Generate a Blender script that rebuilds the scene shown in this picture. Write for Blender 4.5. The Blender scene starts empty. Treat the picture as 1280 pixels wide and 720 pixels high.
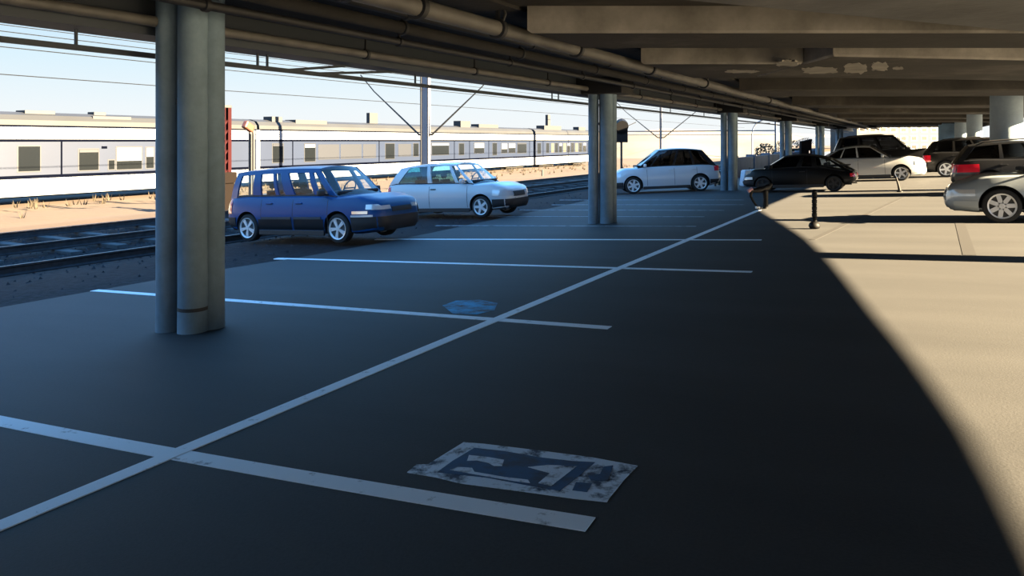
import bpy, bmesh, math, random
from mathutils import Vector, Matrix

random.seed(7)
PI = math.pi
C = bpy.context.scene.collection

# ------------------------------------------------------------------ place
# X runs across the car park (right is +), Y along the overpass, Z up.
# The ground falls 4.9 % towards the railway on the left.
F, VX, HY = 940.0, 1152.0, 176.0
TH = math.atan((VX - 640) / F)
HC = 1.6
S = 0.049
TILT = math.atan(S)


def ray(px, py):
    x = (px - 640) / F
    z = -(py - HY) / F
    c, s = math.cos(TH), math.sin(TH)
    return Vector((x * c - s, x * s + c, z))


def on_ground(px, py, lift=0.0):
    d = ray(px, py)
    t = (lift - HC) / (d.z - S * d.x)
    return Vector((t * d.x, t * d.y, HC + t * d.z))


def on_u(px, py, u):
    d = ray(px, py)
    t = u / d.x
    return Vector((u, t * d.y, HC + t * d.z))


def at_depth(px, t, z):
    d = ray(px, HY)
    return Vector((t * d.x, t * d.y, z))


GX = [(-200, -1.0), (-34, -0.98), (-20.6, -0.88), (-14.15, -0.86), (-13.45, -0.66), (0, 0.0), (14, 0.686), (300, 0.75)]


def gz(x):
    for (a, za), (b, zb) in zip(GX, GX[1:]):
        if a <= x <= b:
            return za + (zb - za) * (x - a) / (b - a)
    return 0.0


# ------------------------------------------------------------------ materials
def new_mat(name):
    m = bpy.data.materials.new(name)
    m.use_nodes = True
    nt = m.node_tree
    b = nt.nodes['Principled BSDF']
    return m, nt, b


def mat(name, col, rough=0.6, metal=0.0, coat=0.0, spec=0.5, var=0.0, scale=8.0, bump=0.0, bscale=60.0):
    m, nt, b = new_mat(name)
    b.inputs['Roughness'].default_value = rough
    b.inputs['Metallic'].default_value = metal
    b.inputs['Coat Weight'].default_value = coat
    b.inputs['Coat Roughness'].default_value = 0.05
    b.inputs['Specular IOR Level'].default_value = spec
    b.inputs['Base Color'].default_value = (*col, 1)
    tc = nt.nodes.new('ShaderNodeTexCoord')
    if var > 0:
        n = nt.nodes.new('ShaderNodeTexNoise')
        n.inputs['Scale'].default_value = scale
        n.inputs['Detail'].default_value = 6
        nt.links.new(tc.outputs['Object'], n.inputs['Vector'])
        r = nt.nodes.new('ShaderNodeValToRGB')
        r.color_ramp.elements[0].position = 0.3
        r.color_ramp.elements[1].position = 0.7
        r.color_ramp.elements[0].color = (*[c * (1 - var) for c in col], 1)
        r.color_ramp.elements[1].color = (*[min(1, c * (1 + var)) for c in col], 1)
        nt.links.new(n.outputs['Fac'], r.inputs['Fac'])
        nt.links.new(r.outputs['Color'], b.inputs['Base Color'])
    if bump > 0:
        n2 = nt.nodes.new('ShaderNodeTexNoise')
        n2.inputs['Scale'].default_value = bscale
        n2.inputs['Detail'].default_value = 4
        nt.links.new(tc.outputs['Object'], n2.inputs['Vector'])
        bp = nt.nodes.new('ShaderNodeBump')
        bp.inputs['Strength'].default_value = bump
        bp.inputs['Distance'].default_value = 0.02
        nt.links.new(n2.outputs['Fac'], bp.inputs['Height'])
        nt.links.new(bp.outputs['Normal'], b.inputs['Normal'])
    return m


def glass_mat(name, tint, gloss=(1, 1, 1), refl=1.0):
    m = bpy.data.materials.new(name)
    m.use_nodes = True
    nt = m.node_tree
    nt.nodes.clear()
    out = nt.nodes.new('ShaderNodeOutputMaterial')
    tr = nt.nodes.new('ShaderNodeBsdfTransparent')
    tr.inputs['Color'].default_value = (*tint, 1)
    gl = nt.nodes.new('ShaderNodeBsdfGlossy')
    gl.inputs['Roughness'].default_value = 0.02
    gl.inputs['Color'].default_value = (*gloss, 1)
    fr = nt.nodes.new('ShaderNodeLayerWeight')
    fr.inputs['Blend'].default_value = 0.5
    pw = nt.nodes.new('ShaderNodeMath')
    pw.operation = 'POWER'
    pw.inputs[1].default_value = 4.0
    ml = nt.nodes.new('ShaderNodeMath')
    ml.operation = 'MULTIPLY_ADD'
    ml.inputs[1].default_value = 0.7 * refl
    ml.inputs[2].default_value = 0.045 * refl
    mx = nt.nodes.new('ShaderNodeMixShader')
    nt.links.new(fr.outputs['Facing'], pw.inputs[0])
    nt.links.new(pw.outputs[0], ml.inputs[0])
    nt.links.new(ml.outputs[0], mx.inputs['Fac'])
    nt.links.new(tr.outputs[0], mx.inputs[1])
    nt.links.new(gl.outputs[0], mx.inputs[2])
    nt.links.new(mx.outputs[0], out.inputs['Surface'])
    return m


def worn_paint(name, paint, under, lo, hi, scale):
    m, nt, b = new_mat(name)
    b.inputs['Roughness'].default_value = 0.75
    tc = nt.nodes.new('ShaderNodeTexCoord')
    n = nt.nodes.new('ShaderNodeTexNoise')
    n.inputs['Scale'].default_value = scale
    n.inputs['Detail'].default_value = 9
    n.inputs['Roughness'].default_value = 0.68
    nt.links.new(tc.outputs['Object'], n.inputs['Vector'])
    r = nt.nodes.new('ShaderNodeValToRGB')
    r.color_ramp.elements[0].position = lo
    r.color_ramp.elements[1].position = hi
    r.color_ramp.elements[0].color = (*under, 1)
    r.color_ramp.elements[1].color = (*paint, 1)
    nt.links.new(n.outputs['Fac'], r.inputs['Fac'])
    nt.links.new(r.outputs['Color'], b.inputs['Base Color'])
    return m


def asphalt_mat():
    m, nt, b = new_mat('asphalt')
    b.inputs['Roughness'].default_value = 0.78
    b.inputs['Specular IOR Level'].default_value = 0.35
    tc = nt.nodes.new('ShaderNodeTexCoord')
    n1 = nt.nodes.new('ShaderNodeTexNoise')
    n1.inputs['Scale'].default_value = 0.55
    n1.inputs['Detail'].default_value = 8
    n2 = nt.nodes.new('ShaderNodeTexNoise')
    n2.inputs['Scale'].default_value = 70
    n2.inputs['Detail'].default_value = 4
    mp = nt.nodes.new('ShaderNodeMapping')
    mp.inputs['Scale'].default_value = (0.5, 2.2, 1)
    nt.links.new(tc.outputs['Object'], mp.inputs['Vector'])
    nt.links.new(mp.outputs[0], n1.inputs['Vector'])
    nt.links.new(tc.outputs['Object'], n2.inputs['Vector'])
    mix = nt.nodes.new('ShaderNodeMix')
    mix.data_type = 'FLOAT'
    mix.inputs[0].default_value = 0.4
    nt.links.new(n1.outputs['Fac'], mix.inputs[2])
    nt.links.new(n2.outputs['Fac'], mix.inputs[3])
    r = nt.nodes.new('ShaderNodeValToRGB')
    r.color_ramp.elements[0].position = 0.32
    r.color_ramp.elements[1].position = 0.68
    r.color_ramp.elements[0].color = (0.0255, 0.0265, 0.028, 1)
    r.color_ramp.elements[1].color = (0.043, 0.044, 0.0455, 1)
    nt.links.new(mix.outputs[0], r.inputs['Fac'])
    nt.links.new(r.outputs['Color'], b.inputs['Base Color'])
    bp = nt.nodes.new('ShaderNodeBump')
    bp.inputs['Strength'].default_value = 0.25
    bp.inputs['Distance'].default_value = 0.006
    nt.links.new(n2.outputs['Fac'], bp.inputs['Height'])
    nt.links.new(bp.outputs['Normal'], b.inputs['Normal'])
    return m


def concrete_mat(name, base, dark, patch, scale=0.9):
    """weathered concrete: blotches, board lines and pale scars"""
    m, nt, b = new_mat(name)
    b.inputs['Roughness'].default_value = 0.85
    b.inputs['Specular IOR Level'].default_value = 0.2
    tc = nt.nodes.new('ShaderNodeTexCoord')
    n1 = nt.nodes.new('ShaderNodeTexNoise')
    n1.inputs['Scale'].default_value = scale
    n1.inputs['Detail'].default_value = 10
    n1.inputs['Roughness'].default_value = 0.65
    nt.links.new(tc.outputs['Object'], n1.inputs['Vector'])
    r = nt.nodes.new('ShaderNodeValToRGB')
    e = r.color_ramp.elements
    e[0].position = 0.3
    e[0].color = (*dark, 1)
    e[1].position = 0.55
    e[1].color = (*base, 1)
    x = e.new(0.74)
    x.color = (*patch, 1)
    nt.links.new(n1.outputs['Fac'], r.inputs['Fac'])
    nt.links.new(r.outputs['Color'], b.inputs['Base Color'])
    n2 = nt.nodes.new('ShaderNodeTexNoise')
    n2.inputs['Scale'].default_value = 14
    n2.inputs['Detail'].default_value = 6
    nt.links.new(tc.outputs['Object'], n2.inputs['Vector'])
    bp = nt.nodes.new('ShaderNodeBump')
    bp.inputs['Strength'].default_value = 0.35
    bp.inputs['Distance'].default_value = 0.015
    nt.links.new(n2.outputs['Fac'], bp.inputs['Height'])
    nt.links.new(bp.outputs['Normal'], b.inputs['Normal'])
    return m


M = {}
M['asphalt'] = asphalt_mat()
ASPH = (0.038, 0.039, 0.0405)
M['line'] = worn_paint('white_line_paint', (0.80, 0.83, 0.88), (0.10, 0.10, 0.11), 0.28, 0.40, 9)
M['line_thin'] = worn_paint('faded_line_paint', (0.26, 0.28, 0.31), ASPH, 0.34, 0.52, 6)
M['sign_white'] = worn_paint('worn_white_symbol_paint', (0.66, 0.74, 0.84), (0.04, 0.06, 0.10), 0.38, 0.50, 7)
M['sign_blue'] = worn_paint('worn_blue_symbol_paint', (0.02, 0.085, 0.19), (0.03, 0.045, 0.07), 0.36, 0.55, 8)
M['blue_patch'] = worn_paint('cyan_patch', (0.02, 0.30, 0.56), ASPH, 0.42, 0.62, 4)  # cyan patches mottled over the asphalt colour
M['tar'] = mat('tar_seam', (0.012, 0.012, 0.013), 0.8)
M['gravel'] = mat('dark_ballast', (0.014, 0.0145, 0.017), 0.95, spec=0.15, var=0.6, scale=9, bump=1.0, bscale=14)
M['stone'] = mat('ballast_stone', (0.032, 0.034, 0.042), 0.85, var=0.5, scale=1.5)
M['dirt'] = mat('sandy_dirt', (0.035, 0.0188, 0.0078), 0.95, var=0.28, scale=0.35, bump=0.4, bscale=3)
M['bank'] = mat('pale_sandy_bank', (0.095, 0.086, 0.070), 0.95, var=0.25, scale=0.12, bump=0.4, bscale=1.5)
M['concrete'] = concrete_mat('deck_concrete', (0.045, 0.041, 0.035), (0.022, 0.02, 0.018), (0.09, 0.08, 0.068), 0.8)
M['rib'] = concrete_mat('lit_rib_concrete', (0.215, 0.200, 0.178), (0.085, 0.078, 0.068), (0.36, 0.335, 0.295), 0.7)  # pale faces of the near ribs: the light on them is painted in
M['soffit'] = concrete_mat('shaded_soffit', (0.034, 0.030, 0.025), (0.018, 0.016, 0.0135), (0.085, 0.076, 0.064), 0.6)  # darker rib undersides: their shade is painted into the concrete
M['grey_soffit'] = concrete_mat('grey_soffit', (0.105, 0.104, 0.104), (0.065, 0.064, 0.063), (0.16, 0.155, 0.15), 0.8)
M['near_black'] = mat('near_black_concrete', (0.013, 0.012, 0.011), 0.9, var=0.4, scale=1.2, bump=0.4, bscale=8)  # near-black tone for the recess, pillar caps and one pipe
M['pillar'] = concrete_mat('pillar_concrete', (0.155, 0.215, 0.262), (0.105, 0.146, 0.178), (0.205, 0.262, 0.305), 1.6)
M['pier'] = concrete_mat('pale_pier_concrete', (0.27, 0.335, 0.39), (0.2, 0.25, 0.29), (0.34, 0.40, 0.45), 0.9)
M['pipe'] = mat('grey_pipe', (0.075, 0.071, 0.064), 0.55, var=0.3, scale=3)
M['iron'] = mat('dark_iron', (0.012, 0.012, 0.013), 0.6)
M['steel_blue'] = mat('blue_grey_steel', (0.022, 0.030, 0.040), 0.6)
M['rail'] = mat('rail_steel', (0.045, 0.042, 0.045), 0.5, metal=0.6, var=0.3)
M['sleeper'] = mat('weathered_sleeper', (0.06, 0.06, 0.064), 0.9, var=0.4, scale=3)
M['mast'] = mat('galvanised_mast', (0.12, 0.12, 0.125), 0.5)
M['mast_dark'] = mat('dark_mast_steel', (0.02, 0.021, 0.025), 0.6)  # dark steel of the mast flange
M['strut'] = mat('dark_strut_steel', (0.006, 0.0065, 0.008), 0.6)
M['wire'] = mat('overhead_wire', (0.004, 0.0045, 0.006), 0.9, spec=0.1)
M['t_white'] = mat('train_white', (0.13, 0.145, 0.17), 0.45)
M['t_band'] = mat('train_blue_grey', (0.0064, 0.0115, 0.0265), 0.4, var=0.08, scale=0.5)
M['t_line'] = mat('train_dark_line', (0.0010, 0.0014, 0.0035), 0.8, spec=0.0)
M['t_roof'] = mat('train_roof_grey', (0.0042, 0.0060, 0.0092), 0.7, var=0.25, scale=0.7)
M['t_equip'] = mat('roof_equipment_grey', (0.012, 0.014, 0.018), 0.7)
M['t_glass'] = mat('train_window_glass', (0.004, 0.005, 0.006), 0.15)
M['t_blind'] = mat('train_blind', (0.05, 0.06, 0.08), 0.7)
M['t_panel'] = mat('train_pale_panel', (0.0058, 0.0080, 0.0135), 0.5)
M['t_orange'] = mat('train_orange_curtain', (0.028, 0.021, 0.015), 0.8)
M['t_under'] = mat('train_underframe', (0.006, 0.006, 0.006), 0.9)
M['red'] = mat('red_steel', (0.014, 0.0011, 0.0016), 0.8, spec=0.1)
M['brown'] = mat('brown_box', (0.0032, 0.0018, 0.0012), 0.9, spec=0.1)
M['lamp_orange'] = mat('orange_lamp_housing', (0.06, 0.018, 0.008), 0.5)
M['black'] = mat('black_paint', (0.0025, 0.0025, 0.003), 0.6, spec=0.2)
M['white'] = mat('white_paint', (0.55, 0.58, 0.62), 0.6)
M['block'] = mat('pale_blue_block', (0.42, 0.52, 0.62), 0.7, var=0.1)
M['wallblue'] = mat('low_wall_concrete', (0.10, 0.13, 0.17), 0.85, var=0.25, scale=0.8)
M['green_bin'] = mat('green_bin_plastic', (0.02, 0.035, 0.025), 0.6)
M['weed'] = mat('dry_weed', (0.022, 0.016, 0.008), 0.9, var=0.3)
M['leaf'] = mat('dry_leaves', (0.08, 0.05, 0.018), 0.8, var=0.4)
M['leafdark'] = mat('dark_leaves', (0.02, 0.025, 0.012), 0.8, var=0.4)
M['bld'] = mat('pale_building', (0.034, 0.034, 0.032), 0.8, var=0.1, scale=0.3)
M['bldwin'] = mat('building_window', (0.010, 0.008, 0.007), 0.3)
M['banner'] = mat('blue_hoarding', (0.42, 0.60, 0.80), 0.6, var=0.5, scale=0.6)
# vehicles
M['tyre'] = mat('tyre_rubber', (0.012, 0.012, 0.013), 0.85)
M['alloy'] = mat('alloy_rim', (0.62, 0.63, 0.65), 0.38, metal=0.25)
M['rimdark'] = mat('rim_well', (0.05, 0.05, 0.052), 0.7)
M['plastic'] = mat('black_trim_plastic', (0.014, 0.014, 0.016), 0.6)
M['seat'] = mat('dark_seat_fabric', (0.02, 0.021, 0.024), 0.9)
M['interior'] = mat('car_interior', (0.012, 0.012, 0.014), 0.9)
M['lens'] = mat('clear_lamp_lens', (0.55, 0.57, 0.60), 0.12, metal=0.2, coat=1.0)
M['red_lens'] = mat('red_lamp_lens', (0.62, 0.01, 0.03), 0.2, coat=1.0)
M['amber'] = mat('amber_lens', (0.6, 0.16, 0.02), 0.2, coat=1.0)
M['plate'] = mat('number_plate_blank', (0.55, 0.55, 0.5), 0.5)
M['chrome'] = mat('chrome', (0.7, 0.7, 0.72), 0.12, metal=1.0)
M['glass'] = glass_mat('clear_car_glass', (0.93, 0.97, 0.96))
M['glass_blue'] = glass_mat('blue_tinted_glass', (0.10, 0.30, 0.40), refl=1.5)
M['glass_dark'] = glass_mat('dark_tinted_glass', (0.06, 0.065, 0.075), refl=1.2)


def paint(name, col, metal=0.35, rough=0.32, coat=0.8, spec=0.5):
    return mat(name, col, rough, metal, coat, spec)


# ------------------------------------------------------------------ mesh helpers
def obj(name, bm, m, parent=None, smooth=None, kind=None):
    me = bpy.data.meshes.new(name)
    bmesh.ops.recalc_face_normals(bm, faces=bm.faces)
    bm.to_mesh(me)
    bm.free()
    for mm in (m if isinstance(m, (list, tuple)) else [m]):
        me.materials.append(mm)
    if smooth is not None:
        for p in me.polygons:
            p.use_smooth = True
        me.set_sharp_from_angle(angle=math.radians(smooth))
    o = bpy.data.objects.new(name, me)
    C.objects.link(o)
    if parent is not None:
        o.parent = parent
    if kind:
        o['kind'] = kind
    return o


def inst(name, me, parent=None, loc=(0, 0, 0), rot=(0, 0, 0)):
    o = bpy.data.objects.new(name, me)
    C.objects.link(o)
    o.location = loc
    o.rotation_euler = rot
    if parent is not None:
        o.parent = parent
    return o


def thing(name, label, cat, loc=(0, 0, 0), rot=(0, 0, 0), group=None, kind=None):
    o = bpy.data.objects.new(name, None)
    o.empty_display_size = 0.2
    C.objects.link(o)
    o.location = loc
    o.rotation_euler = rot
    tag(o, label, cat, group, kind)
    return o


def tag(o, label=None, cat=None, group=None, kind=None):
    if label:
        o['label'] = label
    if cat:
        o['category'] = cat
    if group:
        o['group'] = group
    if kind:
        o['kind'] = kind
    return o


def NB():
    return bmesh.new()


def box(bm, x0, x1, y0, y1, z0, z1, bev=0.0):
    vs = [bm.verts.new(p) for p in ((x0, y0, z0), (x1, y0, z0), (x1, y1, z0), (x0, y1, z0),
                                    (x0, y0, z1), (x1, y0, z1), (x1, y1, z1), (x0, y1, z1))]
    fs = [bm.faces.new([vs[i] for i in f]) for f in
          ((0, 3, 2, 1), (4, 5, 6, 7), (0, 1, 5, 4), (1, 2, 6, 5), (2, 3, 7, 6), (3, 0, 4, 7))]
    if bev > 0:
        es = list({e for f in fs for e in f.edges})
        bmesh.ops.bevel(bm, geom=es, offset=bev, segments=2, affect='EDGES', profile=0.5)
    return vs


def tube(bm, pts, r, seg=10, cap=True):
    pts = [Vector(p) for p in pts]
    rs = r if isinstance(r, (list, tuple)) else [r] * len(pts)
    rings = []
    up = None
    for i, p in enumerate(pts):
        if i == 0:
            d = pts[1] - pts[0]
        elif i == len(pts) - 1:
            d = pts[-1] - pts[-2]
        else:
            d = (pts[i + 1] - pts[i]).normalized() + (pts[i] - pts[i - 1]).normalized()
        d.normalize()
        if up is None:
            up = Vector((0, 0, 1)) if abs(d.z) < 0.9 else Vector((1, 0, 0))
        a = d.cross(up).normalized()
        b = a.cross(d).normalized()
        up = b
        rings.append([bm.verts.new(p + (a * math.cos(2 * PI * k / seg) + b * math.sin(2 * PI * k / seg)) * rs[i]) for k in range(seg)])
    for A, B in zip(rings, rings[1:]):
        for k in range(seg):
            bm.faces.new((A[k], A[(k + 1) % seg], B[(k + 1) % seg], B[k]))
    if cap:
        bm.faces.new(rings[0][::-1])
        bm.faces.new(rings[-1])


def bar(bm, a, b, w, h):
    """square bar from a to b"""
    a, b = Vector(a), Vector(b)
    d = (b - a).normalized()
    up = Vector((0, 0, 1)) if abs(d.z) < 0.95 else Vector((0, 1, 0))
    s = d.cross(up).normalized() * (w / 2)
    t = s.cross(d).normalized() * (h / 2)
    A = [bm.verts.new(p) for p in (a - s - t, a + s - t, a + s + t, a - s + t)]
    B = [bm.verts.new(p) for p in (b - s - t, b + s - t, b + s + t, b - s + t)]
    bm.faces.new(A[::-1])
    bm.faces.new(B)
    for k in range(4):
        bm.faces.new((A[k], A[(k + 1) % 4], B[(k + 1) % 4], B[k]))


def prism(bm, poly, z0, z1):
    """vertical prism over a polygon in plan; z may be a function of (x, y)"""
    f0 = z0 if callable(z0) else (lambda x, y: z0)
    f1 = z1 if callable(z1) else (lambda x, y: z1)
    A = [bm.verts.new((x, y, f0(x, y))) for x, y in poly]
    B = [bm.verts.new((x, y, f1(x, y))) for x, y in poly]
    n = len(poly)
    bm.faces.new(A[::-1])
    bm.faces.new(B)
    for k in range(n):
        bm.faces.new((A[k], A[(k + 1) % n], B[(k + 1) % n], B[k]))


def slab4(bm, pts, off):
    """a plate: four corners, given thickness along the vector off"""
    off = Vector(off)
    A = [bm.verts.new(Vector(p)) for p in pts]
    B = [bm.verts.new(Vector(p) + off) for p in pts]
    n = len(pts)
    bm.faces.new(A[::-1])
    bm.faces.new(B)
    for k in range(n):
        bm.faces.new((A[k], A[(k + 1) % n], B[(k + 1) % n], B[k]))


def lathe(bm, prof, axis='Z', seg=24, cx=0, cy=0, cz=0, cap=True):
    """revolve (radius, height) pairs; open ends with radius 0 are closed as fans"""
    rings = []
    for r, h in prof:
        ring = []
        for k in range(seg):
            a = 2 * PI * k / seg
            if axis == 'Z':
                ring.append(bm.verts.new((cx + r * math.cos(a), cy + r * math.sin(a), cz + h)))
            else:
                ring.append(bm.verts.new((cx + r * math.cos(a), cy + h, cz + r * math.sin(a))))
        rings.append(ring)
    for A, B in zip(rings, rings[1:]):
        for k in range(seg):
            bm.faces.new((A[k], A[(k + 1) % seg], B[(k + 1) % seg], B[k]))
    if cap:
        bm.faces.new(rings[0][::-1])
        bm.faces.new(rings[-1])
    else:
        for k in range(seg):
            bm.faces.new((rings[-1][k], rings[-1][(k + 1) % seg], rings[0][(k + 1) % seg], rings[0][k]))


# ------------------------------------------------------------------ ground
def lot_edge(v):
    P = [(-12, -10.25), (5.2, -10.2), (7.4, -10.15), (10, -9.7), (12.8, -9.65), (18.3, -10.0), (25, -10.4), (40, -10.5), (110, -10.6)]
    for (a, ua), (b, ub) in zip(P, P[1:]):
        if a <= v <= b:
            return ua + (ub - ua) * (v - a) / (b - a)
    return -10.5


bm = NB()
vsamp = [-12 + 2 * i for i in range(62)]
L_ = [bm.verts.new((lot_edge(v) + random.uniform(-.03, .03), v, 0)) for v in vsamp]
Mid = [bm.verts.new((0, v, 0)) for v in vsamp]
R_ = [bm.verts.new((14, v, 14 * S)) for v in vsamp]
for a in L_:
    a.co.z = a.co.x * S
Lb = [bm.verts.new(a.co + Vector((-0.01, 0, -0.12))) for a in L_]
Rb = [bm.verts.new(a.co + Vector((0, 0, -0.12))) for a in R_]
for i in range(len(vsamp) - 1):
    bm.faces.new((L_[i], Mid[i], Mid[i + 1], L_[i + 1]))
    bm.faces.new((Mid[i], R_[i], R_[i + 1], Mid[i + 1]))
    bm.faces.new((Lb[i], L_[i], L_[i + 1], Lb[i + 1]))
    bm.faces.new((R_[i], Rb[i], Rb[i + 1], R_[i + 1]))
    bm.faces.new((Lb[i + 1], Rb[i + 1], Rb[i], Lb[i]))
bm.faces.new(L_[:1] + Lb[:1] + Rb[:1] + R_[:1] + Mid[:1])
bm.faces.new([L_[-1], Mid[-1], R_[-1], Rb[-1], Lb[-1]])
floor = obj('floor', bm, M['asphalt'], kind='structure')
tag(floor, 'dark asphalt car park surface under the overpass')


def strip_on_floor(name, a, b, w, m, lift=0.004, n=24, bend=None):
    """a painted strip lying on the floor from a to b (plan points)"""
    a, b = Vector((a[0], a[1])), Vector((b[0], b[1]))
    d = (b - a).normalized()
    s = Vector((-d.y, d.x)) * (w / 2)
    bm = NB()
    T = []
    for i in range(n + 1):
        f = i / n
        p = a.lerp(b, f)
        if bend:
            p = p + Vector((-d.y, d.x)) * bend * 4 * f * (1 - f)
        row = []
        for q in (p - s, p + s):
            row.append(bm.verts.new((q.x, q.y, q.x * S + lift)))
        for q in (p - s, p + s):
            row.append(bm.verts.new((q.x, q.y, q.x * S - 0.01)))
        T.append(row)
    for A, B in zip(T, T[1:]):
        bm.faces.new((A[0], A[1], B[1], B[0]))
        bm.faces.new((A[2], A[0], B[0], B[2]))
        bm.faces.new((A[1], A[3], B[3], B[1]))
        bm.faces.new((A[3], A[2], B[2], B[3]))
    bm.faces.new((T[0][0], T[0][2], T[0][3], T[0][1]))
    bm.faces.new((T[-1][0], T[-1][1], T[-1][3], T[-1][2]))
    return obj(name, bm, m, floor)


def g2(px, py):
    p = on_ground(px, py)
    return (p.x, p.y)


# the long lane line and the stall lines that cross it
strip_on_floor('lane_line', (-3.78, -6), (-3.66, 20.0), 0.115, M['line'], 0.006, 60)
strip_on_floor('stall_line', (-7.6, 2.72), g2(738, 656), 0.13, M['line'], 0.004, 40, bend=-0.07)
strip_on_floor('stall_line', g2(118, 363), g2(762, 410), 0.12, M['line'])
strip_on_floor('stall_line', g2(345, 323), g2(940, 340), 0.12, M['line'])
strip_on_floor('stall_line', g2(470, 299), g2(952, 300), 0.12, M['line'])
for ya, yb, xa, xb in ((282, 283, 545, 870), (270.5, 271, 610, 880), (262.5, 263, 650, 905), (256, 256, 690, 930), (250, 250, 700, 930)):
    strip_on_floor('stall_line', g2(xa, ya), g2(xb, yb), 0.09, M['line_thin'])
# tar seams and the cyan mark
strip_on_floor('tar_seam', g2(1015, 300), g2(1130, 246), 0.10, M['tar'], 0.003)
strip_on_floor('tar_seam', g2(1200, 279), g2(1212, 319), 0.16, M['tar'], 0.003)


def decal(name, pix, m, lift):
    bm = NB()
    pts = [on_ground(x, y) for x, y in pix]
    A = [bm.verts.new((p.x, p.y, p.x * S - 0.01)) for p in pts]
    B = [bm.verts.new((p.x, p.y, p.x * S + lift)) for p in pts]
    n = len(pts)
    bm.faces.new(B)
    bm.faces.new(A[::-1])
    for k in range(n):
        bm.faces.new((A[k], A[(k + 1) % n], B[(k + 1) % n], B[k]))
    return obj(name, bm, m, floor)


def zc(x, y):  # from the enlarged view of the painted panel
    return (500 + x / 4.0, 540 + y / 4.0)


decal('bay_symbol_panel', [zc(*p) for p in ((36, 204), (82, 166), (140, 164), (318, 54), (420, 62), (700, 96), (960, 130), (1188, 172), (1120, 240), (1085, 285), (1048, 330), (1035, 352), (880, 336), (560, 292), (300, 258), (180, 228))], M['sign_white'], 0.004)
decal('bay_symbol_field', [zc(*p) for p in ((372, 84), (520, 100), (700, 132), (860, 150), (975, 156), (905, 216), (800, 298), (640, 272), (430, 232), (186, 206), (262, 150))], M['sign_blue'], 0.006)
decal('bay_symbol_figure', [zc(*p) for p in ((345, 122), (440, 132), (520, 146), (510, 176), (470, 176), (440, 160), (385, 148), (335, 150))], M['sign_white'], 0.008)
decal('bay_symbol_figure', [zc(*p) for p in ((288, 182), (360, 186), (372, 206), (520, 232), (640, 246), (650, 262), (560, 250), (420, 226), (250, 196))], M['sign_white'], 0.008)
decal('bay_symbol_figure', [zc(*p) for p in ((640, 182), (740, 172), (884, 178), (836, 214), (756, 276), (692, 262), (750, 212), (690, 196))], M['sign_white'], 0.008)
decal('bay_symbol_mark', [zc(*p) for p in ((1020, 178), (1066, 172), (1040, 250), (955, 246), (940, 224), (1000, 214))], M['sign_blue'], 0.006)
decal('bay_symbol_mark', [zc(*p) for p in ((880, 256), (960, 262), (935, 305), (862, 296))], M['sign_blue'], 0.006)
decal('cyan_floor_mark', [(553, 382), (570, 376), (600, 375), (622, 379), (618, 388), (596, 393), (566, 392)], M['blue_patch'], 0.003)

# track bed beside the car park, then open sandy ground
bm = NB()
xs = [-20.9, -18.5, -16, -14.15, -13.45, -12, -11, -10.3, -9.2]
ys = [-14 + 3 * i for i in range(46)]
G = [[bm.verts.new((x, y, gz(x) - 0.035 + (random.uniform(-.02, .02) if x < -10.5 else -0.03))) for x in xs] for y in ys]
for A, B in zip(G, G[1:]):
    for k in range(len(xs) - 1):
        bm.faces.new((A[k], A[k + 1], B[k + 1], B[k]))
tb = obj('ground', bm, M['gravel'], smooth=60, kind='structure')
tag(tb, 'dark stone track bed beside the car park')
bm = NB()
xs = [-260, -120, -70, -50, -40, -34, -30, -27, -24.5, -23, -21.8, -20.9, -20.2]
ys = [-40 + 4 * i for i in range(120)]
G = []
for y in ys:
    row = []
    for x in xs:
        z = gz(max(x, -200)) - 0.03
        if -31 < x < -21:
            z += 0.14 * math.sin(y * 0.21 + x * 0.5) * math.sin(x * 0.7 + 1) + random.uniform(-.03, .03)
        if x > -20.6:
            z -= 0.1
        row.append(bm.verts.new((x, y, z)))
    G.append(row)
for A, B in zip(G, G[1:]):
    for k in range(len(xs) - 1):
        bm.faces.new((A[k], A[k + 1], B[k + 1], B[k]))
dg = obj('ground', bm, M['dirt'], smooth=60, kind='structure')
tag(dg, 'sunlit sandy ground between track and train')
bm = NB()   # beyond the car park on the right
xs = [13.9, 40, 120, 260]
G = [[bm.verts.new((x, y, gz(x) - 0.02)) for x in xs] for y in (-60, 0, 60, 110, 300)]
for A, B in zip(G, G[1:]):
    for k in range(3):
        bm.faces.new((A[k], A[k + 1], B[k + 1], B[k]))
rg = obj('ground', bm, M['asphalt'], kind='structure')
tag(rg, 'open yard to the right of the overpass')

# far sandy bank that closes the view along the railway
bm = NB()
G = []
for i in range(44):
    u = -146 + i * 3.0
    row = []
    h = 3.0 + 0.5 * math.sin(u * 0.11) + 0.3 * math.sin(u * 0.43)
    for k, (dv, f) in enumerate(((0, -0.55), (5, 0.0), (12, 0.35), (20, 0.75), (30, 1.0), (60, 1.05), (170, 1.1))):
        row.append(bm.verts.new((u, 104 + dv + 2.5 * math.sin(u * 0.2), f * h + random.uniform(-.12, .12) - (0.9 if f <= 0 else 0))))
    G.append(row)
for A, B in zip(G, G[1:]):
    for k in range(6):
        bm.faces.new((A[k], A[k + 1], B[k + 1], B[k]))
bk = obj('hill', bm, M['bank'], smooth=60, kind='structure')
tag(bk, 'pale sandy bank closing the far end of the railway')

RAILS_U = (-14.4, -17.06, -19.7)
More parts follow.
